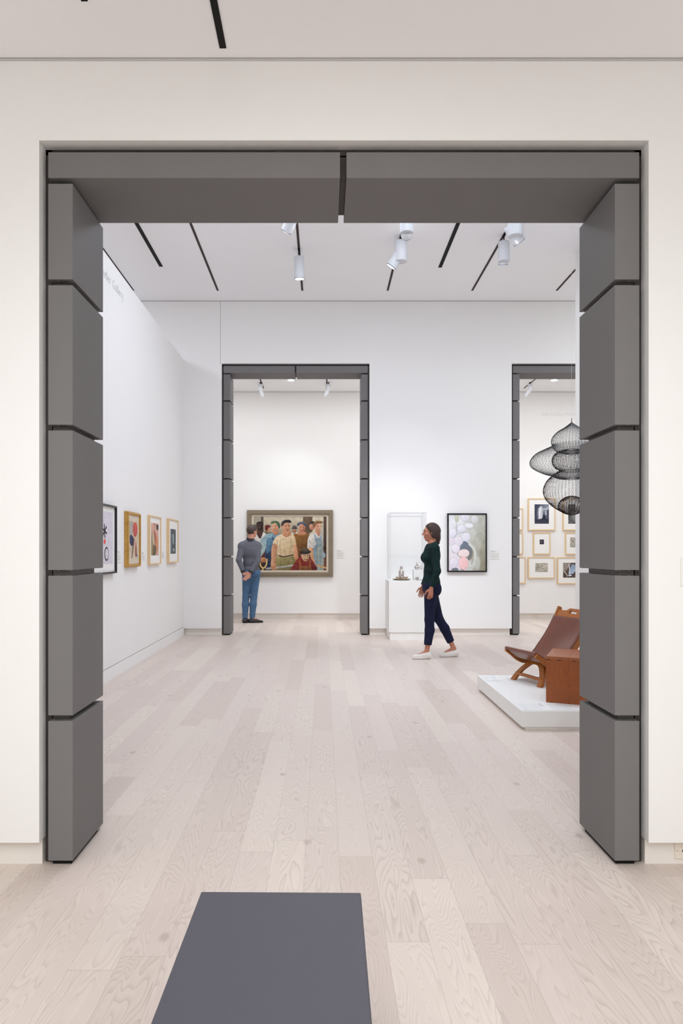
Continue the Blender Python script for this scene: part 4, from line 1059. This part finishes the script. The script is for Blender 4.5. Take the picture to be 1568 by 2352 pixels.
MB().tube(smooth_path([(1.381, 10.19, bz + .038), (1.362, 10.19, bz + .034), (1.360, 10.19, bz + .016), (1.381, 10.19, bz + .010)], 5), .0035, 6).build('handle', M['silver'], sm, smooth=True)
o = MB().lathe([(.014, 0), (.02, .003), (.026, .009), (.024, .009), (.010, .003)], 20, (1.462, 10.19, bz)).build('silver_dish', M['silver'], smooth=True); tag(o, 'tiny silver dish right of the mug in the display case', 'dish')

# ------------------------------------------------------------------ people (implicit surfaces meshed with surface nets)
class SDF:
    def __init__(s, lo, hi, h):
        s.h = h; s.lo = np.array(lo, float); n = np.ceil((np.array(hi) - s.lo) / h).astype(int) + 1
        s.n = n; s.F = np.full(n, 1.0, np.float32)
        s.ax = [s.lo[i] + h * np.arange(n[i]) for i in range(3)]
    def region(s, lo, hi):
        a = np.maximum(0, np.floor((np.array(lo) - s.lo) / s.h).astype(int)); b = np.minimum(s.n, np.ceil((np.array(hi) - s.lo) / s.h).astype(int) + 1)
        if np.any(b <= a): return None
        sl = tuple(slice(a[i], b[i]) for i in range(3))
        return sl, np.meshgrid(*[s.ax[i][sl[i]] for i in range(3)], indexing='ij')
    def blend(s, sl, D, k, sub=False):
        A = s.F[sl]
        if sub:
            if k > 0:
                hh = np.clip(0.5 - 0.5 * (A + D) / k, 0, 1); s.F[sl] = A * (1 - hh) + (-D) * hh + k * hh * (1 - hh)
            else: s.F[sl] = np.maximum(A, -D)
            return
        if k > 0:
            hh = np.clip(0.5 + 0.5 * (A - D) / k, 0, 1); s.F[sl] = A * (1 - hh) + D * hh - k * hh * (1 - hh)
        else: s.F[sl] = np.minimum(A, D)
    def cone(s, a, b, ra, rb, k=0.02, caps=(), flat=None):
        a = np.array(a, float); b = np.array(b, float); m = max(ra, rb) + k + 3 * s.h
        rg = s.region(np.minimum(a, b) - m, np.maximum(a, b) + m)
        if rg is None: return
        sl, (PX, PY, PZ) = rg; v = b - a; L2 = float(v @ v) + 1e-12
        t = np.clip(((PX - a[0]) * v[0] + (PY - a[1]) * v[1] + (PZ - a[2]) * v[2]) / L2, 0, 1)
        dx, dy, dz = PX - a[0] - t * v[0], PY - a[1] - t * v[1], PZ - a[2] - t * v[2]
        D = np.sqrt(dx * dx + dy * dy + dz * dz) - (ra + (rb - ra) * t)
        for c, n in caps:
            n = np.array(n, float); n /= np.linalg.norm(n); D = np.maximum(D, (PX - c[0]) * n[0] + (PY - c[1]) * n[1] + (PZ - c[2]) * n[2])
        s.blend(sl, D, k)
    def ell(s, c, r, k=0.02, rot=None, caps=(), sub=False):
        c = np.array(c, float); r = np.array(r, float); m = r.max() + k + 3 * s.h
        rg = s.region(c - m, c + m)
        if rg is None: return
        sl, (PX, PY, PZ) = rg; q = [PX - c[0], PY - c[1], PZ - c[2]]
        if rot is not None: q = [rot[0][i] * q[0] + rot[1][i] * q[1] + rot[2][i] * q[2] for i in range(3)]
        k0 = np.sqrt((q[0] / r[0]) ** 2 + (q[1] / r[1]) ** 2 + (q[2] / r[2]) ** 2); k1 = np.sqrt((q[0] / r[0] ** 2) ** 2 + (q[1] / r[1] ** 2) ** 2 + (q[2] / r[2] ** 2) ** 2) + 1e-9
        D = k0 * (k0 - 1) / k1
        for cc, n in caps:
            n = np.array(n, float); n /= np.linalg.norm(n); D = np.maximum(D, (PX - cc[0]) * n[0] + (PY - cc[1]) * n[1] + (PZ - cc[2]) * n[2])
        s.blend(sl, D, k, sub)
    def cut(s, c, n):
        n = np.array(n, float); n /= np.linalg.norm(n)
        PX, PY, PZ = np.meshgrid(*s.ax, indexing='ij')
        s.F = np.maximum(s.F, ((PX - c[0]) * n[0] + (PY - c[1]) * n[1] + (PZ - c[2]) * n[2]).astype(np.float32))
    def mesh(s):
        Fv = s.F; S = Fv < 0; nx, ny, nz = Fv.shape
        cnt = np.zeros((nx - 1, ny - 1, nz - 1), np.int32); acc = np.zeros((nx - 1, ny - 1, nz - 1, 3), np.float32)
        cor = [(i, j, k) for i in (0, 1) for j in (0, 1) for k in (0, 1)]
        view = lambda A, c: A[c[0]:c[0] + nx - 1, c[1]:c[1] + ny - 1, c[2]:c[2] + nz - 1]
        for a in cor:
            for ax in range(3):
                if a[ax]: continue
                b = list(a); b[ax] = 1; b = tuple(b)
                fa, fb = view(Fv, a), view(Fv, b); x = (fa < 0) != (fb < 0)
                t = np.where(x, fa / np.where(x, fa - fb, 1), 0)
                cnt += x
                for q in range(3): acc[..., q] += np.where(x, a[q] + (t if q == ax else 0), 0)
        act = cnt > 0; idx = -np.ones(act.shape, np.int64); ids = np.argwhere(act); idx[act] = np.arange(len(ids))
        V = s.lo + s.h * (ids + acc[act] / cnt[act][:, None])
        Q = []
        for ax in range(3):
            o = [q for q in range(3) if q != ax]
            sl0 = [slice(1, -1)] * 3; sl0[ax] = slice(0, -1); sl1 = [slice(1, -1)] * 3; sl1[ax] = slice(1, None)
            x = S[tuple(sl0)] != S[tuple(sl1)]; e = np.argwhere(x); inside = S[tuple(sl0)][x]
            base = e.copy(); base[:, o[0]] += 1; base[:, o[1]] += 1
            def cell(d0, d1):
                c = base.copy(); c[:, o[0]] += d0; c[:, o[1]] += d1; return idx[c[:, 0], c[:, 1], c[:, 2]]
            q = np.stack([cell(-1, -1), cell(0, -1), cell(0, 0), cell(-1, 0)], 1)
            fl = inside if ax != 1 else ~inside
            q[~fl] = q[~fl][:, ::-1]; Q.append(q)
        return V, np.concatenate(Q)
    def build(s, name, m, parent=None, loc=(0, 0, 0)):
        V, Q = s.mesh(); me = bpy.data.meshes.new(name)
        me.from_pydata(V.tolist(), [], Q.tolist()); me.materials.append(m)
        me.polygons.foreach_set('use_smooth', [True] * len(me.polygons))
        bm = bmesh.new(); bm.from_mesh(me); bmesh.ops.recalc_face_normals(bm, faces=bm.faces); bm.to_mesh(me); bm.free()
        o = bpy.data.objects.new(name, me); COL.objects.link(o)
        if parent is not None: o.parent = parent
        else: o.location = loc
        return o

def unit(v): v = np.array(v, float); return v / np.linalg.norm(v)
def lerp(a, b, t): return np.array(a, float) * (1 - t) + np.array(b, float) * t

def hand(S, wrist, dirv, palm_n, thumb_side, curl=0.35, sc=1.0, spread=1.0):
    """wrist -> fingers along dirv; palm faces palm_n; thumb leaves on thumb_side"""
    d = unit(dirv); n = unit(palm_n); n = unit(n - d * (n @ d)); t = unit(np.cross(d, n))
    if t @ np.array(thumb_side, float) < 0: t = -t
    w = np.array(wrist, float)
    for o in (-.026, -.009, .009, .026):
        S.cone(w + t * o * .7 * sc + d * .012 * sc, w + t * o * sc + d * .088 * sc, .0125 * sc, .0115 * sc, .010)
    lens = {.029: .072, .0105: .082, -.009: .077, -.027: .060}
    for o, L in lens.items():
        p = w + t * o * sc + d * .086 * sc; fd = unit(d + t * o * spread * 2.2)
        r = .0088 * sc
        for i, f in enumerate((.45, .32, .25)):
            ang = curl * (0.5 + 0.6 * i); v = unit(fd * math.cos(ang) + n * math.sin(ang)); q = p + v * L * f * sc
            S.cone(p, q, r, r * .92, .003); p = q; r *= .92
    p = w + t * .022 * sc + d * .024 * sc
    for v, L, r in ((unit(t * .8 + d * .65 + n * .35), .040, .0135), (unit(t * .45 + d * .9 + n * .3), .032, .0105), (unit(t * .2 + d + n * .3), .026, .0092)):
        q = p + v * L * sc; S.cone(p, q, r * sc, r * sc * .88, .006); p = q

def head(S, c, fwd, sc=1.0, up=(0, 0, 1)):
    f = unit(fwd); u = unit(np.array(up, float) - f * (np.array(up) @ f)); r = np.cross(f, u)
    rot = np.stack([r, f, u]).T          # columns = local axes
    P = lambda a, b, cc: np.array(c, float) + (r * a + f * b + u * cc) * sc
    E = lambda p, rad, k, sub=False: S.ell(p, np.array(rad) * sc, k, rot=rot, sub=sub)
    E(P(0, -.012, .028), (.075, .094, .088), .02)
    E(P(0, .028, -.035), (.058, .066, .078), .03)
    E(P(0, .060, -.088), (.026, .024, .022), .025)
    E(P(0, .078, .030), (.050, .016, .014), .02)
    for s in (-1, 1):
        E(P(s * .031, .094, .004), (.017, .014, .011), .010, True)
        E(P(s * .040, .066, -.024), (.020, .020, .016), .02)
        E(P(s * .031, .082, .003), (.0125, .0125, .0115), .003)
        E(P(s * .076, -.004, -.008), (.010, .020, .032), .008)
    S.cone(P(0, .090, .010), P(0, .110, -.022), .008 * sc, .013 * sc, .010)
    for s in (-1, 1): E(P(s * .011, .098, -.027), (.009, .010, .008), .006)
    E(P(0, .090, -.054), (.024, .011, .006), .006); E(P(0, .089, -.064), (.020, .011, .006), .006)
    return rot, P

def face_parts(body, P, sc, hairm, lipm):
    for s in (-1, 1):
        e = SDF(P(s * .031, .082, .003) - .03, P(s * .031, .082, .003) + .03, .003); e.ell(P(s * .031, .0895, .002), np.array((.0085, .0065, .0055)) * sc, 0); e.build('eye', M['eye'], body)
        e = SDF(P(s * .031, .09, .022) - .04, P(s * .031, .09, .022) + .04, .003); e.cone(P(s * .016, .0945, .022), P(s * .046, .084, .022), .0042 * sc, .003 * sc, 0); e.build('eyebrow', hairm, body)
    e = SDF(P(0, .095, -.059) - .04, P(0, .095, -.059) + .04, .003); e.cone(P(-.016, .096, -.059), P(.016, .096, -.059), .006 * sc, .006 * sc, 0); e.build('lips', lipm, body)

def shoe(parent, ank, dirv, upper, sole_m, L=.275, hgt=.075, tongue=None, white=False):
    d = unit((dirv[0], dirv[1], 0)); sd = np.array((-d[1], d[0], 0)); a = np.array((ank[0], ank[1], 0.0))
    heel = a - d * .065; toe = a + d * (L - .065)
    lo = np.minimum(heel, toe) - .08; hi = np.maximum(heel, toe) + .08; lo[2] = -.02; hi[2] = .17
    def body(infl):
        S = SDF(lo, hi, .0055)
        S.cone(heel + d * .04 + (0, 0, .042), heel + d * .10 + (0, 0, .042), .036 + infl, .037 + infl, .02)
        S.cone(heel + d * .10 + (0, 0, .042), toe - d * .085 + sd * .0 + (0, 0, .034), .038 + infl, .043 + infl, .03)
        S.cone(toe - d * .085 + (0, 0, .034), toe - d * .042 + (0, 0, .030), .043 + infl, .038 + infl, .03)
        return S
    S = body(0)
    S.cone(a + (0, 0, .05), a + d * .005 + (0, 0, .10), .041, .040, .03)
    S.cone(a + d * .04 + (0, 0, .07), a + d * .10 + (0, 0, .05), .026, .026, .03)
    S.cut((0, 0, .014), (0, 0, -1)); S.cut(a + d * -.02 + (0, 0, .088), unit(np.array((0, 0, 1.0)) + d * .25))
    o = S.build('shoe', upper, parent)
    S = body(.005); S.cut((0, 0, .001), (0, 0, -1)); S.cut((0, 0, .026), (0, 0, 1)); S.build('sole', sole_m, o)
    lc = MB()
    for k in range(5):
        q = a + d * (.035 + .020 * k); zz = .094 - .0085 * k
        lc.tube([q - sd * .022 + (0, 0, zz - .006), q + (0, 0, zz + .003), q + sd * .022 + (0, 0, zz - .006)], .003, 6)
    lc.build('laces', M['lace'] if white else M['shoered'], o, world=False)
    return o

def build_man():
    Y0 = 12.50; X0 = -1.33
    J = dict(shL=(-.150, -.035, 1.405), shR=(.122, .035, 1.405), elL=(-.198, -.125, 1.15), elR=(.140, -.085, 1.13), wrL=(-.108, -.165, .925), wrR=(.012, -.185, .912),
             hpL=(-.062, -.01, .92), hpR=(.092, .02, .92), knL=(-.088, .02, .47), knR=(.058, .02, .47), anL=(-.102, -.01, .085), anR=(.030, .0, .085))
    hc = np.array((.024, .02, 1.672)); fw = unit((.62, .78, .03))
    up = (.02, 0, 1)
    lo, hi = (-.32, -.36, -.02), (.32, .32, 1.80)
    def torso(S, i, k=.04):
        S.ell((-.006, .0, 1.31), (.158 + i, .105 + i, .185 + i), k); S.ell((.006, .0, 1.09), (.135 + i, .092 + i, .17 + i), k)
        S.cone(J['shL'], J['shR'], .062 + i, .062 + i, k); S.cone(J['shL'], (-.03, 0, 1.49), .05 + i, .045 + i, .05); S.cone(J['shR'], (.03, 0, 1.49), .05 + i, .045 + i, .05)
    def arms(S, i, capL=None):
        for s in 'LR':
            a, e, w = J['sh' + s], J['el' + s], J['wr' + s]
            S.cone(a, e, .056 + i, .042 + i, .03); S.cone(e, w, .043 + i, .030 + i, .02, caps=[(w, unit(np.array(w) - np.array(e)))] if capL else ())
    def hips(S, i, k=.04):
        S.ell((.015, .0, .93), (.150 + i, .108 + i, .125 + i), k)
        S.ell((-.05, -.055, .885), (.078 + i, .070 + i, .085 + i), .03); S.ell((.085, -.045, .885), (.078 + i, .070 + i, .085 + i), .03)
    def legs(S, i, cap=None):
        for s in 'LR':
            h_, kn, an = [np.array(J[q + s]) for q in ('hp', 'kn', 'an')]
            S.cone(h_, kn, .082 + i, .053 + i, .03); S.cone(kn, lerp(kn, an, .35) + (0, -.012, 0), .052 + i, .054 + i, .02)
            S.cone(lerp(kn, an, .35) + (0, -.012, 0), an, .054 + i, .038 + i, .02, caps=[((0, 0, cap), (0, 0, -1))] if cap else ())
    S = SDF(lo, hi, .0055)
    torso(S, -.004); arms(S, -.003); hips(S, -.004); legs(S, -.006)
    for s, dv in (('L', (.35, .94)), ('R', (.93, .36))):
        a = np.array(J['an' + s]); S.cone(a, a + np.array((dv[0], dv[1], 0)) * .10 + (0, 0, -.05), .032, .026, .02)
    S.cone((-.002, .0, 1.44), hc + (-.012, -.012, -.06), .060, .056, .03)
    _, Pm = head(S, hc, fw, .98, up)
    # hands clasped behind the back
    hand(S, lerp(J['elL'], J['wrL'], 1.02), (.075, -.02, -.06), (.1, -1, 0), (.1, 0, .9), .25, .95)
    hand(S, lerp(J['elR'], J['wrR'], 1.02), (-.105, -.035, -.118), (.05, -1, .1), (.2, 0, .9), .12, 1.0, .4)
    body = S.build('person', M['skin'], None, (X0, Y0, 0))
    tag(body, 'person in grey sweater and blue jeans, hands clasped behind, facing the large painting', 'person')
    face_parts(body, Pm, .98, M['hair'], M['lip'])
    S = SDF((-.32, -.3, .85), (.32, .3, 1.56), .007); torso(S, .010); arms(S, .010, True); S.ell((.015, 0, .97), (.158, .120, .10), .03)
    S.cut((0, 0, .925), (0, 0, -1)); S.cut((0, 0, 1.535), (0.03, -.05, 1)); S.build('sweater', M['sweater'], body)
    S = SDF((-.14, -.14, 1.42), (.14, .16, 1.60), .005); S.cone((-.002, -.002, 1.44), (.002, .0, 1.60), .078, .072, 0); S.cut((0, 0, 1.485), (0, 0, -1)); S.cut((0, 0, 1.552), (.12, -.12, 1)); S.build('collar', M['collar'], body)
    for s in 'LR':
        e, w = np.array(J['el' + s]), np.array(J['wr' + s]); S = SDF(np.minimum(e, w) - .06, np.maximum(e, w) + .06, .005)
        S.cone(lerp(e, w, .84), lerp(e, w, 1.0), .0445, .0425, 0, caps=[(lerp(e, w, .99), w - e), (lerp(e, w, .84), e - w)]); S.build('cuff', M['collar'], body)
    S = SDF((-.25, -.25, .06), (.3, .25, 1.05), .007); hips(S, .008); legs(S, .009, .088); S.cut((0, 0, 1.02), (0, 0, 1)); S.build('jeans', M['jeans'], body)
    pk = MB()
    for cx, cy in ((-.055, -.128), (.092, -.117)):
        pk.tube([(cx - .055, cy + .012, .93), (cx - .052, cy - .0, .85), (cx, cy - .008, .83), (cx + .052, cy + .0, .85), (cx + .055, cy + .012, .93)], .0022, 5)
    pk.build('pocket_seams', M['navy'], body, world=False)
    # hair: skull cap, cut at hairline
    f = fw; r = np.cross(f, (0, 0, 1)); r = unit(r); u = np.cross(r, f)
    rot = np.stack([r, f, u]).T
    S = SDF(hc - .16, hc + .17, .0045)
    S.ell(hc + u * .030 - f * .014, (.082, .100, .096), 0, rot=rot); S.ell(hc + u * .075 + f * .02, (.066, .085, .052), .03, rot=rot)
    for k in range(26):
        a = k * 2.4; q = hc + u * (.105 + .012 * math.sin(k * 1.7)) + r * (.05 * math.cos(a)) + f * (.03 + .06 * math.sin(a)); S.cone(q, q + r * .02 * math.sin(k) + f * .02 + u * .010, .009, .005, .008)
    S.cut(hc + f * .055 - u * .0, f * .9 - u * .55); S.cut(hc - f * .06 - u * .075, -u * .9 + f * .45)
    S.build('hair', M['hair'], body)
    for s, dv in (('L', (.42, .9)), ('R', (.93, .36))): shoe(body, J['an' + s], dv, M['shoedark'], M['sole'])
    return body

def build_woman():
    X0, Y0 = X(988, 8.40), 8.42
    J = dict(shL=(.028, -.150, 1.345), shR=(.028, .150, 1.345), elL=(.050, -.215, 1.075), elR=(.020, .195, 1.075), wrL=(-.022, -.228, .872), wrR=(-.06, .19, .87),
             hpL=(.0, -.082, .86), hpR=(.005, .082, .86), knL=(-.022, -.085, .48), knR=(.118, .085, .475), anL=(-.055, -.088, .085), anR=(.310, .088, .098))
    hc = np.array((.012, 0, 1.548)); fw = (-1, 0, -.06)
    lo, hi = (-.36, -.32, -.02), (.48, .32, 1.70)
    def torso(S, i, k=.04):
        S.ell((.022, 0, 1.26), (.095 + i, .138 + i, .165 + i), k); S.ell((.012, 0, 1.05), (.082 + i, .118 + i, .16 + i), k)
        S.ell((-.045, -.06, 1.235), (.055 + i, .058 + i, .058 + i), .03); S.ell((-.045, .06, 1.235), (.055 + i, .058 + i, .058 + i), .03)
        S.cone(J['shL'], J['shR'], .048 + i, .048 + i, k)
        for s in 'LR': S.cone(J['sh' + s], (.03, 0, 1.42), .042 + i, .04 + i, .04)
    def arms(S, i, cap=False):
        for s in 'LR':
            a, e, w = [np.array(J[q + s]) for q in ('sh', 'el', 'wr')]
            S.cone(a, e, .044 + i, .035 + i, .025); S.cone(e, w, .036 + i, .025 + i, .02, caps=[(lerp(e, w, .93), w - e)] if cap else ())
    def hips(S, i, k=.04):
        S.ell((.012, 0, .89), (.098 + i, .150 + i, .12 + i), k); S.ell((.055, -.065, .85), (.068 + i, .078 + i, .085 + i), .03); S.ell((.055, .065, .85), (.068 + i, .078 + i, .085 + i), .03)
    def legs(S, i, cap=None):
        for s in 'LR':
            h_, kn, an = [np.array(J[q + s]) for q in ('hp', 'kn', 'an')]; v = an - kn
            S.cone(h_, kn, .080 + i, .050 + i, .03); S.cone(kn, lerp(kn, an, .33) + (.014, 0, 0), .049 + i, .050 + i, .02)
            c_ = lerp(kn, an, .78)
            S.cone(lerp(kn, an, .33) + (.014, 0, 0), an, .050 + i, .033 + i, .02, caps=[(c_, v)] if cap else ())
    S = SDF(lo, hi, .0055); torso(S, -.004); arms(S, -.003); hips(S, -.004); legs(S, -.006)
    for s in 'LR':
        a = np.array(J['an' + s]); S.cone(a, a + (-.10, 0, -.05), .029, .024, .02)
    S.cone((.034, 0, 1.38), hc + (.018, 0, -.06), .050, .046, .03); _, Pw = head(S, hc, fw, .94)
    hand(S, J['wrL'], (-.10, .0, -1), (-.2, 1, 0), (-1, 0, 0), .5, .88); hand(S, J['wrR'], (-.25, .0, -1), (0, -1, 0), (-1, 0, 0), .35, .88)
    body = S.build('person', M['skin2'], None, (X0, Y0, 0))
    tag(body, 'person in dark green top, navy trousers and white sneakers walking past the display case', 'person')
    face_parts(body, Pw, .94, M['hair2'], M['lip'])
    S = SDF((-.3, -.34, .82), (.3, .32, 1.46), .007); torso(S, .009); arms(S, .009, True); S.ell((.016, 0, .92), (.108, .158, .12), .04)
    S.cut((0, 0, .872), (0, 0, -1)); S.cut((.03, 0, 1.425), (-.35, 0, 1)); S.build('top', M['green'], body)
    S = SDF((-.25, -.3, .1), (.45, .3, 1.0), .007); hips(S, .007); legs(S, .008, True); S.cut((0, 0, .97), (0, 0, 1)); S.build('trousers', M['navy'], body)
    f = unit(fw); r = unit(np.cross(f, (0, 0, 1))); u = np.cross(r, f); rot = np.stack([r, f, u]).T
    S = SDF(hc - .22, hc + .17, .005)
    S.ell(hc + u * .030 - f * .016, (.078, .096, .090), 0, rot=rot); S.cone(hc - f * .055 + u * .0, hc - f * .070 - u * .075, .060, .040, .04)
    S.cone(hc - f * .075 - u * .06, hc - f * .080 - u * .14, .032, .018, .03)
    for s in (-1, 1): S.ell(hc + r * s * .066 - f * .03 - u * .02, (.018, .045, .060), .02, rot=rot)
    S.cut(hc + f * .030, f * .9 - u * .42); S.build('hair', M['hair2'], body)
    for s in 'LR': shoe(body, J['an' + s], (-1, 0), M['shoewhite'], M['shoewhite'], .250, white=True)
    # small dark purse held in the near hand
    w = np.array(J['wrL']) + np.array((X0, Y0, 0)); c = w + (-.020, .036, -.062)
    pb = thing('handbag', 'small dark maroon purse held at the hip of the walking person', 'bag', (c[0], c[1], c[2] - .05))
    MB().box(c[0] - .050, c[0] + .048, c[1] - .014, c[1] + .014, c[2] - .060, c[2] + .035).build('purse_body', M['maroon'], pb, bevel=.012)
    MB().tube(smooth_path([(c[0] - .035, c[1], c[2] + .033), (c[0] - .020, c[1], c[2] + .050), (c[0] + .018, c[1], c[2] + .050), (c[0] + .034, c[1], c[2] + .033)], 5), .004, 8).build('purse_handle', M['maroon'], pb, smooth=True)
    return body
build_man(); build_woman()

# ------------------------------------------------------------------ lights
def area(name, loc, sx_, sy_, e, col, rot=(0, 0, 0), spread=180):
    l = bpy.data.lights.new(name, 'AREA'); l.shape = 'RECTANGLE'; l.size = sx_; l.size_y = sy_; l.energy = e; l.color = col; l.spread = R(spread)
    o = bpy.data.objects.new(name, l); COL.objects.link(o); o.location = loc; o.rotation_euler = rot; return o
def spot(name, loc, tgt, e, col, ang, blend=.6, r=.05):
    l = bpy.data.lights.new(name, 'SPOT'); l.energy = e; l.color = col; l.spot_size = R(ang); l.spot_blend = blend; l.shadow_soft_size = r
    o = bpy.data.objects.new(name, l); COL.objects.link(o); o.location = loc
    o.rotation_euler = (Vector(tgt) - Vector(loc)).to_track_quat('-Z', 'Y').to_euler(); return o
#LIGHTS_BEGIN
LG = dict(near_down=2.650, near_wall=0.070, near_door=1.400, gal_down=0.065, gal_left=1.050, gal_right=1.509, gal_wallB=0.430, gal_leftwall=0.085, gal_chair=0.582, gal_patch=1.000, far_down=1.060, far_pic=0.160, near_back=1.900, gal_wide=1.900, void_spot=0.310, gal_low=2.150, far_up=0.800)
LC = {'near_back': (0.94, 0.985, 1.0), 'near_down': (0.925, 0.982, 0.99), 'near_wall': (0.818, 0.909, 1.000), 'near_door': (0.94, 0.98, 0.99), 'gal_down': (0.846, 0.923, 1.000), 'gal_left': (0.857, 0.905, 1.000), 'gal_right': (0.860, 0.936, 1.000), 'gal_wallB': (0.884, 0.930, 1.000), 'gal_leftwall': (0.941, 0.941, 1.000), 'gal_chair': (0.979, 0.981, 1.000), 'gal_patch': (0.975, 0.984, 1.000), 'far_down': (0.965, 0.985, 1.0), 'far_pic': (0.923, 0.962, 1.000), 'gal_wide': (0.802, 0.882, 1.000), 'void_spot': (0.935, 0.968, 1.000), 'gal_low': (0.963, 0.977, 1.000), 'far_up': (0.96, 0.985, 1.0)}
#LIGHTS_END
def A(g, *a, rot=(0, 0, 0), spread=180):
    if LG[g] > 0: area(g, a[0], a[1], a[2], a[3] * LG[g], LC[g], rot, spread)
def S_(g, loc, tgt, e, ang, bl=.8, r=.05):
    if LG[g] > 0: spot(g, loc, tgt, e * LG[g], LC[g], ang, bl, r)
A('near_down', (0, -0.6, CZA - .03), 3.2, 2.6, 40)  # unseen area fill added behind the camera to brighten the near room
S_('near_wall', (-1.75, .75, CZA - .08), (-1.95, WA0, 1.55), 80, 62, .8, .06)
S_('near_wall', (1.85, .75, CZA - .08), (2.05, WA0, 1.55), 80, 62, .8, .06)
S_('near_door', (-.5, -2.6, CZA - .06), (-.1, WA0, 1.3), 100, 42, 1.0, .06)  # unseen spots added to light the doorway fronts more than the inner sides
S_('near_door', (.6, -2.6, CZA - .06), (.2, WA0, 1.3), 100, 42, 1.0, .06)
for xx in (-1.9, 0.1, 2.1): S_('near_back', (xx, -1.3, CZA - .06), (xx * 1.1, -3.5, 1.5), 60, 95)  # unseen spots added to wash the back wall and brighten the doorway fronts
A('gal_down', (.4, 6.1, CZB - .03), 4.6, 3.4, 100, spread=85)  # this and the next three: unseen area fills added under the gallery ceiling
A('gal_wide', (.75, 7.1, CZB - .03), 3.0, 1.3, 60)
A('gal_left', (-4.4, 7.5, CZB - .03), 1.6, 4.0, 80)
A('gal_right', (5.6, 7.2, CZB - .03), 2.5, 4.0, 80)
S_('gal_wallB', (TB[3], dB - .6, CZB - .3), (1.25, WB0, 1.6), 200, 46)
S_('gal_wallB', (TB[4], dB - .6, CZB - .3), (2.4, WB0, 1.5), 140, 44)
S_('gal_wallB', (TB[3] + .1, 9.35, CZB - .3), (1.2, 10.35, .9), 50, 34, .8, .03)
for yy in (5.2, 6.6, 8.0, 9.4): S_('gal_leftwall', (TB[2], yy - .5, CZB - .3), (PLX, yy, 1.9), 80, 64)
S_('gal_chair', (TB[4], 4.4, CZB - .3), (2.0, 5.9, .4), 120, 44)
S_('gal_patch', (TB[1] + .5, 3.78, CZB - .25), (-.1, 2.6, 0), 70, 44, 1.0)
S_('gal_low', (TB[3], 7.6, CZB - .3), (1.0, WB0, .75), 120, 40)  # extra spot added to lift the low part of the middle wall
S_('void_spot', (-4.9, 8.4, 4.95), (-2.6, WB0, 4.4), 60, 75, .8, .03)
S_('far_up', (-.45, 11.5, CZC - .2), (-.45, WC - .2, .1), 60, 84)  # wide spots added to bounce light up in the far room
S_('far_up', (4.2, 11.5, CZC - .2), (4.3, WC - .2, .1), 60, 84)
A('far_down', (-.6, 11.75, CZC - .03), 7.0, .9, 60)  # unseen area fills added under the far room ceiling
A('far_down', (5.0, 11.75, CZC - .03), 4.0, .9, 34)
S_('far_pic', (X(668, 12.3), 11.75, CZC - .2), (X(668, WC), WC, 1.35), 100, 72, .55, .04)
S_('far_pic', (X(1270, 12.3), 11.75, CZC - .2), (X(1275, WC), WC, 1.25), 100, 72, .55, .04)

w = bpy.data.worlds.new('room_air'); SC.world = w; w.use_nodes = True
w.node_tree.nodes['Background'].inputs[0].default_value = (0.8, 0.85, 0.9, 1)
w.node_tree.nodes['Background'].inputs[1].default_value = 0.0

# ------------------------------------------------------------------ camera
cam = bpy.data.cameras.new('camera'); cam.sensor_fit = 'VERTICAL'; cam.sensor_height = 36.0; cam.lens = 36.0 * F / 2352.0
cam.shift_x = (784 - VX) / 2352.0; cam.shift_y = (VY - 1176) / 2352.0; cam.clip_start = 0.05
co = bpy.data.objects.new('camera', cam); COL.objects.link(co); co.location = (0, 0, H); co.rotation_euler = (R(90), 0, 0)
SC.camera = co
vs_ = SC.view_settings; vs_.view_transform = 'Standard'; vs_.look = 'None'; vs_.gamma = 1.0; vs_.exposure = 0.0; vs_.use_curve_mapping = False
SC.cycles.max_bounces = 10; SC.cycles.diffuse_bounces = 7; SC.cycles.transparent_max_bounces = 16
SC.cycles.use_denoising = True; SC.cycles.adaptive_threshold = 0.03; SC.cycles.caustics_reflective = False; SC.cycles.caustics_refractive = False
SC.cycles.sample_clamp_indirect = 4.0
